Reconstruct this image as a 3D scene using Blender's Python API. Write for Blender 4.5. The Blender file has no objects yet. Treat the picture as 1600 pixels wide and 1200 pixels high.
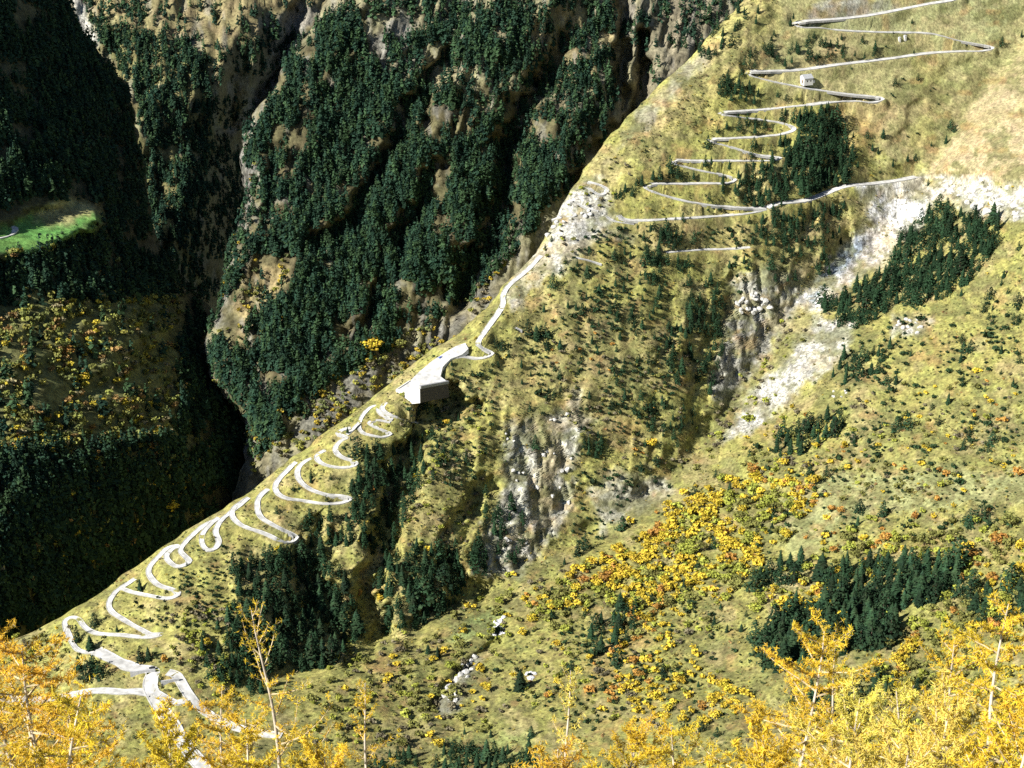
import bpy, math, random
import numpy as np
from mathutils import Vector, Matrix, kdtree
random.seed(7); RNG = np.random.default_rng(7)
scene = bpy.context.scene
COL = scene.collection

# ------------------------------------------------------------------ camera, sky, sun, exposure
F = 2790.0                                   # focal length in pixels of the 1600 px wide frame
PITCH = math.radians(22.0)
CP, SP = math.cos(PITCH), math.sin(PITCH)
cam_d = bpy.data.cameras.new("camera"); cam = bpy.data.objects.new("camera", cam_d); COL.objects.link(cam)
cam_d.sensor_width = 36.0; cam_d.lens = 36.0 * F / 1600.0
cam_d.clip_start = 0.5; cam_d.clip_end = 20000
cam.location = (0, 0, 0); cam.rotation_euler = (math.pi / 2 - PITCH, 0, 0)
scene.camera = cam
SUN_D = Vector((0.67, 0.46, -0.585)).normalized()   # direction the light travels
sun_d = bpy.data.lights.new("sun", 'SUN'); sun_d.energy = 5.0; sun_d.angle = math.radians(0.5)
sun_d.color = (1.0, 0.965, 0.89)
sun = bpy.data.objects.new("sun", sun_d); COL.objects.link(sun)
sun.rotation_euler = SUN_D.to_track_quat('-Z', 'Y').to_euler(); sun.location = (-200, 0, 300)
world = bpy.data.worlds.new("World"); scene.world = world; world.use_nodes = True
wn = world.node_tree.nodes; wl = world.node_tree.links
sky = wn.new('ShaderNodeTexSky'); sky.sky_type = 'NISHITA'; sky.sun_disc = False
sky.sun_elevation = math.asin(-SUN_D.z); sky.sun_rotation = math.atan2(-SUN_D.x, -SUN_D.y)
sky.altitude = 1800
wl.new(sky.outputs[0], wn['Background'].inputs[0]); wn['Background'].inputs[1].default_value = 0.05
scene.view_settings.view_transform = 'Standard'; scene.view_settings.look = 'None'
scene.view_settings.exposure = 0.88; scene.view_settings.gamma = 1.0
scene.view_settings.use_curve_mapping = False
scene.render.engine = 'CYCLES'; scene.cycles.max_bounces = 4; scene.cycles.diffuse_bounces = 1
scene.cycles.use_denoising = False

# ------------------------------------------------------------------ helpers
def tag(o, label=None, cat=None, group=None, kind=None):
    if label: o['label'] = label
    if cat: o['category'] = cat
    if group: o['group'] = group
    if kind: o['kind'] = kind
    return o
def mesh_np(name, V, faces, mats=(), smooth=False, mat_idx=None, colors=None):
    """V (n,3); faces: list of arrays (m,3) or (m,4)"""
    me = bpy.data.meshes.new(name)
    V = np.asarray(V, dtype=np.float32)
    if not isinstance(faces, (list, tuple)): faces = [faces]
    faces = [np.asarray(f, dtype=np.int32) for f in faces if len(f)]
    loops = np.concatenate([f.ravel() for f in faces])
    tot = np.concatenate([np.full(len(f), f.shape[1], dtype=np.int32) for f in faces])
    start = np.concatenate([[0], np.cumsum(tot)[:-1]]).astype(np.int32)
    me.vertices.add(len(V)); me.vertices.foreach_set('co', V.ravel())
    me.loops.add(len(loops)); me.loops.foreach_set('vertex_index', loops)
    me.polygons.add(len(tot)); me.polygons.foreach_set('loop_start', start); me.polygons.foreach_set('loop_total', tot)
    for m in mats: me.materials.append(m)
    if mat_idx is not None: me.polygons.foreach_set('material_index', np.asarray(mat_idx, dtype=np.int32))
    me.update(calc_edges=True); me.validate()
    if smooth: me.polygons.foreach_set('use_smooth', np.ones(len(tot), dtype=bool))
    else: me.polygons.foreach_set('use_smooth', np.zeros(len(tot), dtype=bool))
    if colors is not None:
        for nm, c in colors.items():
            a = me.color_attributes.new(nm, 'FLOAT_COLOR', 'POINT')
            c4 = np.ones((len(V), 4), dtype=np.float32); c4[:, :3] = c
            a.data.foreach_set('color', c4.ravel())
    return me
def obj(name, me, parent=None, loc=None):
    o = bpy.data.objects.new(name, me); COL.objects.link(o)
    if parent is not None: o.parent = parent
    if loc is not None: o.location = loc
    return o
def empty(name, loc):
    o = bpy.data.objects.new(name, None); COL.objects.link(o); o.location = loc; o.empty_display_size = 1; return o

def hash2(ix, iy, seed):
    h = (ix.astype(np.int64) * 374761393 + iy.astype(np.int64) * 668265263 + seed * 1442695041) & 0x7fffffff
    h = ((h ^ (h >> 13)) * 1274126177) & 0x7fffffff
    h = h ^ (h >> 16)
    return (h & 0xffff) / 65535.0
def vnoise(x, y, seed=0):
    x = np.asarray(x, dtype=np.float64); y = np.asarray(y, dtype=np.float64)
    ix = np.floor(x); iy = np.floor(y); fx = x - ix; fy = y - iy
    ux = fx * fx * fx * (fx * (fx * 6 - 15) + 10); uy = fy * fy * fy * (fy * (fy * 6 - 15) + 10)
    a = hash2(ix, iy, seed); b = hash2(ix + 1, iy, seed); c = hash2(ix, iy + 1, seed); d = hash2(ix + 1, iy + 1, seed)
    return ((a * (1 - ux) + b * ux) * (1 - uy) + (c * (1 - ux) + d * ux) * uy) * 2 - 1
def fbm(x, y, o=4, seed=0, gain=0.5):
    s = 0; a = 1.0
    for k in range(o):
        s = s + a * vnoise(x * 2 ** k + 17.3 * k, y * 2 ** k - 9.1 * k, seed + k); a *= gain
    return s
def ridged(x, y, o=3, seed=0, gain=0.5):
    s = 0; a = 1.0
    for k in range(o):
        s = s + a * (1 - 2 * np.abs(vnoise(x * 2 ** k + 5.3 * k, y * 2 ** k + 3.1 * k, seed + k))); a *= gain
    return s
def sstep(a, b, x):
    t = np.clip((x - a) / (b - a), 0, 1); return t * t * (3 - 2 * t)

class TPS:
    def __init__(s, pts, lam=0.0):
        P = np.array(pts, dtype=float); s.X = P[:, :2] / 1000.0; n = len(P)
        d = np.linalg.norm(s.X[:, None] - s.X[None], axis=2)
        K = s.k(d) + lam * np.eye(n)
        A = np.zeros((n + 3, n + 3)); A[:n, :n] = K; A[:n, n] = 1; A[:n, n + 1:] = s.X; A[n, :n] = 1; A[n + 1:, :n] = s.X.T
        s.w = np.linalg.solve(A, np.concatenate([P[:, 2], np.zeros(3)]))
    @staticmethod
    def k(r): return np.where(r > 0, r * r * np.log(r + 1e-12), 0)
    def __call__(s, u, v):
        u = np.asarray(u, float) / 1000.0; v = np.asarray(v, float) / 1000.0
        out = s.w[-3] + s.w[-2] * u + s.w[-1] * v
        for (x, y), w in zip(s.X, s.w[:-3]):
            out = out + w * s.k(np.hypot(u - x, v - y))
        return out

def unproject(u, v, Y):
    """point seen at direction (u, v) whose distance along the view axis is Y"""
    a = (np.asarray(u) - 800.0) / F; b = (600.0 - np.asarray(v)) / F
    return np.stack([Y * a, Y * (CP + b * SP), Y * (-SP + b * CP)], axis=-1)

def sdpoly(u, v, poly):
    """signed distance to polygon in px, positive inside"""
    P = np.array(poly, float); d = np.full(u.shape, 1e9); ins = np.zeros(u.shape, bool)
    n = len(P)
    for i in range(n):
        ax, ay = P[i]; bx, by = P[(i + 1) % n]
        ex, ey = bx - ax, by - ay; wx, wy = u - ax, v - ay
        t = np.clip((wx * ex + wy * ey) / (ex * ex + ey * ey + 1e-9), 0, 1)
        d = np.minimum(d, np.hypot(wx - ex * t, wy - ey * t))
        c = ((ay > v) != (by > v)) & (u < (bx - ax) * (v - ay) / (by - ay + 1e-12) + ax)
        ins ^= c
    return np.where(ins, d, -d)
def pmask(u, v, poly, soft=8, warp=10, seed=5):
    P = np.array(poly, float); m = np.zeros(u.shape)
    b = (u > P[:, 0].min() - 40) & (u < P[:, 0].max() + 40) & (v > P[:, 1].min() - 40) & (v < P[:, 1].max() + 40)
    if not b.any(): return m
    uu, vv = u[b], v[b]
    s = sdpoly(uu, vv, poly) + warp * fbm(uu / 22.0, vv / 22.0, 4, seed, 0.6)
    m[b] = sstep(-soft, soft, s); return m
def lmask(u, v, line, w, soft=None):
    u, v = u + 0.5 * w * fbm(u / 28.0, v / 28.0, 3, 401), v + 0.5 * w * fbm(u / 28.0, v / 28.0, 3, 402)
    """soft brush along a polyline; w = half width px"""
    P = np.array(line, float); d = np.full(u.shape, 1e9)
    for i in range(len(P) - 1):
        ax, ay = P[i]; bx, by = P[i + 1]; ex, ey = bx - ax, by - ay; wx, wy = u - ax, v - ay
        t = np.clip((wx * ex + wy * ey) / (ex * ex + ey * ey + 1e-9), 0, 1)
        d = np.minimum(d, np.hypot(wx - ex * t, wy - ey * t))
    return 1 - sstep(w * 0.2, w, d)

# ------------------------------------------------------------------ materials
def mat_base(name, rough=0.9):
    m = bpy.data.materials.new(name); m.use_nodes = True
    b = m.node_tree.nodes['Principled BSDF']; b.inputs['Roughness'].default_value = rough
    b.inputs['Specular IOR Level'].default_value = 0.15
    return m, m.node_tree.nodes, m.node_tree.links, b
def ground_mat(name, scale=1.0, bump=0.6):
    m, n, l, b = mat_base(name, 0.95)
    at = n.new('ShaderNodeAttribute'); at.attribute_name = 'tint'
    geo = n.new('ShaderNodeNewGeometry')
    n1 = n.new('ShaderNodeTexNoise'); n1.inputs['Scale'].default_value = 0.35 * scale; n1.inputs['Detail'].default_value = 6; n1.inputs['Roughness'].default_value = 0.75
    n2 = n.new('ShaderNodeTexNoise'); n2.inputs['Scale'].default_value = 0.07 * scale; n2.inputs['Detail'].default_value = 4
    l.new(geo.outputs['Position'], n1.inputs['Vector']); l.new(geo.outputs['Position'], n2.inputs['Vector'])
    r1 = n.new('ShaderNodeMapRange'); r1.inputs['From Min'].default_value = 0.36; r1.inputs['From Max'].default_value = 0.64
    r1.inputs['To Min'].default_value = 0.5; r1.inputs['To Max'].default_value = 1.42
    l.new(n1.outputs['Fac'], r1.inputs['Value'])
    hs = n.new('ShaderNodeHueSaturation')
    r2 = n.new('ShaderNodeMapRange'); r2.inputs['From Min'].default_value = 0.35; r2.inputs['From Max'].default_value = 0.65
    r2.inputs['To Min'].default_value = 0.485; r2.inputs['To Max'].default_value = 0.512
    l.new(n2.outputs['Fac'], r2.inputs['Value']); l.new(r2.outputs[0], hs.inputs['Hue'])
    l.new(at.outputs['Color'], hs.inputs['Color']); l.new(r1.outputs[0], hs.inputs['Value'])
    l.new(hs.outputs[0], b.inputs['Base Color'])
    sep = n.new('ShaderNodeSeparateColor'); sep.mode = 'HSV'; l.new(at.outputs['Color'], sep.inputs[0])
    rk = n.new('ShaderNodeMapRange'); rk.inputs['From Min'].default_value = .45; rk.inputs['From Max'].default_value = .15; l.new(sep.outputs[1], rk.inputs['Value'])
    vo = n.new('ShaderNodeTexVoronoi'); vo.feature = 'DISTANCE_TO_EDGE'; vo.inputs['Scale'].default_value = .30 * scale
    mp = n.new('ShaderNodeMapping'); mp.inputs['Scale'].default_value = (1, 1, .45); l.new(geo.outputs['Position'], mp.inputs['Vector']); l.new(mp.outputs[0], vo.inputs['Vector'])
    cr_ = n.new('ShaderNodeMapRange'); cr_.inputs['From Max'].default_value = .16; cr_.inputs['To Min'].default_value = .5; l.new(vo.outputs['Distance'], cr_.inputs['Value'])
    mi = n.new('ShaderNodeMix'); mi.data_type = 'FLOAT'; mi.inputs[2].default_value = 1.0; l.new(rk.outputs[0], mi.inputs[0]); l.new(cr_.outputs[0], mi.inputs[3])
    mv = n.new('ShaderNodeMath'); mv.operation = 'MULTIPLY'; l.new(r1.outputs[0], mv.inputs[0]); l.new(mi.outputs[0], mv.inputs[1]); l.new(mv.outputs[0], hs.inputs['Value'])
    bp = n.new('ShaderNodeBump'); bp.inputs['Strength'].default_value = bump; bp.inputs['Distance'].default_value = 1.6
    l.new(n1.outputs['Fac'], bp.inputs['Height']); l.new(bp.outputs[0], b.inputs['Normal'])
    return m
def simple_mat(name, col, var=0.25, scale=0.5, rough=0.9, hue=0.0, bump=0.0, obj_rand=0.0, transl=0.0):
    """procedural: noise-varied colour, optional per-object and per-leaf-face variation"""
    m, n, l, b = mat_base(name, rough)
    geo = n.new('ShaderNodeNewGeometry')
    no = n.new('ShaderNodeTexNoise'); no.inputs['Scale'].default_value = scale; no.inputs['Detail'].default_value = 4
    l.new(geo.outputs['Position'], no.inputs['Vector'])
    r = n.new('ShaderNodeMapRange'); r.inputs['From Min'].default_value = 0.32; r.inputs['From Max'].default_value = 0.68
    r.inputs['To Min'].default_value = 1 - var; r.inputs['To Max'].default_value = 1 + var
    l.new(no.outputs['Fac'], r.inputs['Value'])
    hs = n.new('ShaderNodeHueSaturation'); hs.inputs['Color'].default_value = (*col, 1)
    val = r.outputs[0]
    if obj_rand:
        oi = n.new('ShaderNodeObjectInfo')
        r3 = n.new('ShaderNodeMapRange'); r3.inputs['To Min'].default_value = 1 - obj_rand; r3.inputs['To Max'].default_value = 1 + obj_rand
        l.new(oi.outputs['Random'], r3.inputs['Value'])
        mu = n.new('ShaderNodeMath'); mu.operation = 'MULTIPLY'; l.new(val, mu.inputs[0]); l.new(r3.outputs[0], mu.inputs[1]); val = mu.outputs[0]
    l.new(val, hs.inputs['Value'])
    if hue:
        n2 = n.new('ShaderNodeTexNoise'); n2.inputs['Scale'].default_value = scale * 0.35; l.new(geo.outputs['Position'], n2.inputs['Vector'])
        r2 = n.new('ShaderNodeMapRange'); r2.inputs['From Min'].default_value = 0.3; r2.inputs['From Max'].default_value = 0.7
        r2.inputs['To Min'].default_value = 0.5 - hue; r2.inputs['To Max'].default_value = 0.5 + hue
        l.new(n2.outputs['Fac'], r2.inputs['Value']); l.new(r2.outputs[0], hs.inputs['Hue'])
    l.new(hs.outputs[0], b.inputs['Base Color'])
    if transl:
        tr = n.new('ShaderNodeBsdfTranslucent'); l.new(hs.outputs[0], tr.inputs['Color'])
        mx = n.new('ShaderNodeMixShader'); mx.inputs[0].default_value = transl
        l.new(b.outputs[0], mx.inputs[1]); l.new(tr.outputs[0], mx.inputs[2]); l.new(mx.outputs[0], n['Material Output'].inputs[0])
    if bump:
        bp = n.new('ShaderNodeBump'); bp.inputs['Strength'].default_value = bump; bp.inputs['Distance'].default_value = 0.3
        l.new(no.outputs['Fac'], bp.inputs['Height']); l.new(bp.outputs[0], b.inputs['Normal'])
    return m
M_ground = ground_mat('hillside_ground')
M_far = ground_mat('far_ground', 0.5, 0.8)
M_road = simple_mat('pale_gravel', (0.54, 0.53, 0.505), 0.30, 0.22, 0.95, bump=0.2)
M_roadwall = simple_mat('dry_stone_wall', (0.34, 0.335, 0.31), 0.3, 1.2, 0.95, bump=0.4)
M_trunk = simple_mat('bark', (0.10, 0.075, 0.055), 0.3, 2.0)
M_pine = simple_mat('pine_needles', (0.019, 0.043, 0.018), 0.55, 0.5, 0.8, hue=0.04, obj_rand=0.5)
M_junip = simple_mat('juniper_leaves', (0.026, 0.050, 0.020), 0.4, 0.5, 0.85, hue=0.02, obj_rand=0.35)
M_pine_far = simple_mat('far_pine_needles', (0.020, 0.056, 0.042), 0.5, 0.12, 0.8, hue=0.02)
M_olive = simple_mat('olive_leaves', (0.17, 0.17, 0.045), 0.3, 0.4, 0.8, hue=0.02, obj_rand=0.25)
M_yellow = simple_mat('yellow_leaves', (0.52, 0.385, 0.04), 0.3, 0.4, 0.8, hue=0.02, obj_rand=0.25)
M_orange = simple_mat('orange_leaves', (0.42, 0.22, 0.05), 0.3, 0.4, 0.8, hue=0.015, obj_rand=0.25)
M_lime = simple_mat('lime_leaves', (0.28, 0.30, 0.05), 0.3, 0.4, 0.8, hue=0.015, obj_rand=0.25)
M_brush = simple_mat('grey_brush', (0.16, 0.14, 0.085), 0.35, 0.4, 0.9, hue=0.02)
M_rock = simple_mat('pale_rock', (0.50, 0.49, 0.46), 0.3, 0.8, 0.9, bump=0.5)
M_wall = simple_mat('limewashed_masonry', (0.66, 0.65, 0.61), 0.08, 0.6, 0.9, bump=0.15)
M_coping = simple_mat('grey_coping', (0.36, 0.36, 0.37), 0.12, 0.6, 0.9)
M_roof = simple_mat('slate_roof', (0.36, 0.37, 0.38), 0.2, 1.5, 0.8, bump=0.3)
M_dark = simple_mat('dark_opening', (0.03, 0.025, 0.02), 0.1, 1.0)
M_brick = simple_mat('warm_quoin', (0.55, 0.36, 0.24), 0.15, 1.0)

# ------------------------------------------------------------------ the relief
CREST = [(-400, 1330), (-400, 1200), (-150, 1062), (-60, 1030), (0, 1008), (60, 985), (105, 957), (150, 930), (190, 900), (215, 884), (240, 864), (262, 850), (300, 824), (350, 793),
         (390, 768), (420, 745), (450, 718), (480, 700), (520, 667), (560, 638), (600, 606), (640, 574), (680, 543), (715, 522), (740, 500), (760, 480),
         (790, 442), (810, 424), (832, 400), (852, 373), (870, 340), (885, 308), (905, 275), (930, 240), (962, 202), (1000, 162), (1040, 125), (1080, 88),
         (1120, 45), (1160, 0), (1195, -40), (1250, -110)]
_cv = np.array([p[1] for p in CREST], float)[::-1]; _cu = np.array([p[0] for p in CREST], float)[::-1]
def crest_u(v): return np.interp(v, _cv, _cu) + 3.0 * fbm(np.asarray(v) / 14.0, np.asarray(v) * 0 + 3.3, 3, 91)

GULLY = [(400, 1080), (480, 1030), (570, 998), (650, 970), (740, 935), (850, 868), (1040, 750), (1130, 650), (1250, 470), (1345, 375), (1450, 278), (1530, 170), (1600, 60), (1650, -30)]
gY = {(400, 1080): 1262, (570, 998): 1332, (740, 935): 1392, (850, 868): 1442, (1040, 750): 1530, (1130, 650): 1596, (1250, 470): 1690, (1450, 278): 1790, (1600, 60): 1935}
tD = TPS([(-300, 1180, 1190), (0, 1008, 1290), (105, 957, 1300), (250, 858, 1342), (390, 768, 1388), (480, 700, 1422), (560, 638, 1455), (640, 574, 1488), (740, 500, 1532),
          (790, 442, 1566), (852, 373, 1602), (905, 275, 1652), (1000, 162, 1716), (1160, 0, 1812), (1250, -110, 1880)] + [(a, b, c) for (a, b), c in gY.items()] +
         [(1500, 700, 1790), (1200, 1000, 1600), (800, 1200, 1400), (1400, 100, 1850), (250, 1080, 1235), (0, 1150, 1200), (250, 1250, 1150), (1750, 300, 1900), (1350, 0, 1880)], 1e-4)
tE = TPS([(a, b, c) for (a, b), c in gY.items()] +
         [(1600, 300, 1640), (1600, 500, 1500), (1600, 700, 1345), (1600, 900, 1185), (1600, 1200, 990), (1300, 700, 1462), (1300, 900, 1290), (1300, 1200, 1040),
          (1000, 900, 1385), (1000, 1200, 1110), (700, 1050, 1290), (700, 1200, 1160), (350, 1200, 1150), (1000, 500, 1840), (700, 800, 1560), (1300, 250, 1960), (1750, 300, 1560), (1750, 900, 1120), (1200, -50, 2150)], 1e-4)
tA = TPS([(380, 240, 2150), (500, 0, 2275), (700, 0, 2300), (900, 0, 2350), (1150, 0, 2440), (340, 500, 2020), (385, 700, 1910), (700, 400, 2135), (850, 300, 2205),
          (600, 650, 1965), (450, 650, 1940), (980, 150, 2340), (1050, 250, 2330), (300, 900, 1810), (800, 600, 2020), (700, -150, 2370)], 1e-4)
tB = TPS([(120, 0, 2590), (130, -120, 2660), (300, 0, 2600), (300, -120, 2650), (470, 0, 2660), (230, 300, 2420), (280, 300, 2440), (310, 300, 2475), (390, 300, 2660), (330, 470, 2560), (330, 150, 2520),
          (375, 215, 2640), (420, 100, 2610), (200, 150, 2480), (560, 60, 2720), (280, 430, 2430), (150, 500, 2300), (420, 500, 2700)], 1e-4)
tC = TPS([(-300, 0, 1930), (-300, 230, 1870), (0, 0, 2170), (120, 30, 2350), (200, 130, 2370), (225, 280, 2280), (240, 380, 2230), (-300, 400, 1840), (0, 280, 1975), (0, 420, 1880), (150, 330, 2080), (0, 600, 1720), (0, 500, 1830), (0, 720, 1600), (380, 600, 2120),
          (0, 950, 1500), (390, 700, 2040), (300, 860, 1850), (100, 960, 1610), (335, 490, 2240), (-300, 900, 1560), (-300, 600, 1740), (120, 600, 1805), (240, 600, 1900), (240, 500, 2010), (240, 710, 1785)], 1e-4)  # far-left points lie out of view, shaped so sun reaches the autumn wood

BAD = [[(795, 665), (830, 655), (870, 640), (905, 615), (925, 655), (905, 690), (885, 740), (905, 760), (890, 810), (860, 850), (820, 890), (770, 905), (740, 890), (760, 820), (780, 760), (770, 720)],
       [(955, 735), (1035, 745), (1050, 765), (1010, 800), (975, 790), (930, 760)],
       [(1135, 470), (1160, 420), (1200, 415), (1250, 430), (1235, 480), (1180, 560), (1130, 600), (1115, 560)]]
def Ymain(u, v, detail=True):
    u = np.asarray(u, float); v = np.asarray(v, float)
    a = tD(u, v); b = tE(u, v)
    k = 10.0; h = np.clip(0.5 + 0.5 * (b - a) / k, 0, 1); Y = b * (1 - h) + a * h - k * h * (1 - h)
    # crest rounds over
    cu = crest_u(v); d = u - cu
    Y = Y + 26 * np.exp(-np.clip(d, 0, None) / 16.0)
    s = Y / 1500.0
    # grass rib at upper right, standing forward
    rib = [(1450, 275), (1490, 205), (1540, 140), (1600, 85), (1760, -10), (1800, 330), (1600, 300), (1500, 282)]
    if detail:
        m = sdpoly(u, v, rib); Y = Y - 26 * sstep(-6, 26, m)
        for line, w, dep in MAIN_CUTS: Y = Y + dep * lmask(u, v, line, w)
        X = u * s; Z = v * s
        right = sstep(-20, 60, b - a)            # 0 on the near slope, 1 on the ridge face
        rug = 1 - 0.75 * np.clip(pmask(u, v, SMOOTH, 30, 5) , 0, 1)
        Y = Y - 9 * fbm(X / 150.0, Z / 170.0, 2, 11) * rug * (1 - .5 * (1 - right))
        Y = Y - 3.2 * rug * ridged((X + 0.25 * Z + 9 * fbm(X / 40.0, Z / 40.0, 2, 22)) / 62.0, Z / 110.0, 2, 21) * (1 - .6 * (1 - right))
        Y = Y - 1.6 * rug * fbm(X / 22.0, Z / 22.0, 3, 31, 0.5)
        # terraces of the near slope
        Y = Y - 3.0 * (1 - right) * fbm(X / 90.0, (Z - .1 * X) / 16.0, 2, 41) * sstep(500, 750, v)
        bad = 0
        for P in BAD: bad = np.maximum(bad, pmask(u, v, P, 10, 8))
        Y = Y + bad * (2 - 2.6 * ridged((X - 0.25 * Z + 6 * fbm(X / 20.0, Z / 20.0, 2, 52)) / 17.0, Z / 60.0, 3, 51, 0.6))
    return Y
MAIN_CUTS = [([(600, 1000), (570, 940), (590, 860), (610, 780), (640, 720), (670, 660), (720, 640)], 34, 22),
             ([(560, 1030), (520, 960), (480, 900), (500, 850)], 40, 14),
             ([(740, 930), (700, 880), (720, 820), (760, 760)], 24, 10),
             ([(1100, 680), (1090, 600), (1120, 520), (1140, 450)], 26, 8),
             ([(1330, 400), (1290, 330), (1300, 250), (1330, 180)], 34, 9),
             ([(1440, 285), (1405, 230), (1460, 160), (1500, 110)], 26, 4),
             ([(640, 1010), (660, 970), (700, 950)], 20, 6), ([(668, 626), (700, 618)], 26, 20),
             ([(905, 270), (950, 215), (1010, 150), (1100, 70)], 12, -4),
             ([(680, 1110), (700, 1070), (740, 1030), (770, 1010)], 14, 9)]
SMOOTH = [(1230, -60), (1760, -60), (1760, 320), (1620, 300), (1460, 280), (1380, 250), (1330, 170), (1200, 140), (1190, 60)]
def YA(u, v, detail=True):
    Y = tA(u, v); s = Y / 1500.0; X = np.asarray(u) * s; Z = np.asarray(v) * s
    eu = edgeA(v); d = np.asarray(u) - eu
    Y = Y + 55 * np.exp(-np.clip(d, 0, None) / 15.0)
    if detail:
        Y = Y - 12 * ridged((X + 0.75 * Z) / 210.0, (Z - X * .3) / 480.0, 2, 61) - 5 * fbm(X / 70.0, Z / 90.0, 3, 62) - 5 * ridged((X + .4 * Z) / 26., Z / 80., 3, 63, .6)
        for line, w, dep in A_CUTS: Y = Y + dep * lmask(u, v, line, w)
    return Y
A_CUTS = [([(965, -40), (970, 60), (975, 130), (985, 180), (950, 230), (900, 280)], 22, 55), ([(1005, 50), (1008, 100), (1002, 160), (985, 200)], 15, 60),
          ([(840, 140), (800, 220), (780, 300), (770, 380), (720, 450)], 34, 45), ([(690, 100), (640, 190), (600, 270), (560, 340), (500, 380)], 28, 32),
          ([(640, 330), (620, 420), (560, 520)], 24, 22), ([(430, 240), (420, 330), (440, 380)], 18, 14), ([(680, 250), (660, 330), (630, 400)], 20, 25),
          ([(880, 60), (850, 110), (800, 160)], 22, 22)]
EA = [(545, -130), (525, -40), (503, 20), (470, 70), (445, 100), (425, 145), (395, 180), (380, 210), (378, 240), (386, 300), (376, 350), (357, 390), (350, 440), (335, 490), (320, 540), (325, 580), (350, 620), (383, 655), (386, 690), (372, 760), (330, 850), (250, 960)]
_av = np.array([p[1] for p in EA], float); _au = np.array([p[0] for p in EA], float)
def edgeA(v): return np.interp(v, _av, _au) + 4 * fbm(np.asarray(v) / 16.0, np.asarray(v) * 0 + 8.8, 3, 92)
def YB(u, v, detail=True):
    Y = tB(u, v); s = Y / 1150.0; X = np.asarray(u) * s; Z = np.asarray(v) * s
    if detail:
        Y = Y * 1.3
        Y = Y - 13 * ridged((X + 0.2 * Z) / 110.0, Z / 300.0, 3, 71) - 4 * fbm(X / 50., Z / 60., 3, 72) - 5 * ridged((X + .2 * Z) / 26., Z / 90., 3, 73, .6)
        Y = Y + 45 * lmask(u, v, [(480, -20), (450, 60), (430, 110), (400, 160)], 16)
    return Y
EC = [(90, -130), (100, -20), (122, 40), (150, 72), (175, 110), (200, 132), (213, 200), (228, 280), (230, 340), (245, 380), (275, 420), (305, 455), (335, 490), (345, 560), (420, 640), (450, 760), (420, 900), (330, 1060)]
_ev = np.array([p[1] for p in EC], float); _eu = np.array([p[0] for p in EC], float)
def edgeC(v): return np.interp(v, _ev, _eu) + 4 * fbm(np.asarray(v) / 16.0, np.asarray(v) * 0 + 1.8, 3, 93)
MEADOW = [(-480, 560), (-480, 420), (-200, 390), (-60, 372), (10, 352), (50, 330), (90, 322), (148, 324), (158, 340), (150, 358), (110, 372), (60, 392), (10, 404), (-60, 425), (-200, 470)]  # bench runs on unseen to the left, shaped to let the sun in
def YC(u, v, detail=True):
    u = np.asarray(u, float); v = np.asarray(v, float)
    Y = tC(u, v); s = Y / 1500.0; X = u * s; Z = v * s
    if detail:
        Y = Y - 10 * fbm(X / 90.0, Z / 110.0, 3, 81) - 2 * fbm(X / 20., Z / 20., 2, 82)
        Y = Y - 4.5 * np.sin(Z / 9.5 + 0.12 * X / 9.5 + 2.5 * fbm(X / 90.0, Z / 50.0, 2, 83)) * sstep(430, 500, v) * (1 - sstep(680, 760, v))
    m = sdpoly(u, v, MEADOW) + 5 * fbm(u / 16.0, v / 10.0, 3, 777); mm = sstep(-8, 7, m)
    Y = Y * (1 - mm) + mm * (1962 - 1.55 * (v - 360) + 0.42 * (u - 80))
    return Y

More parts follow.
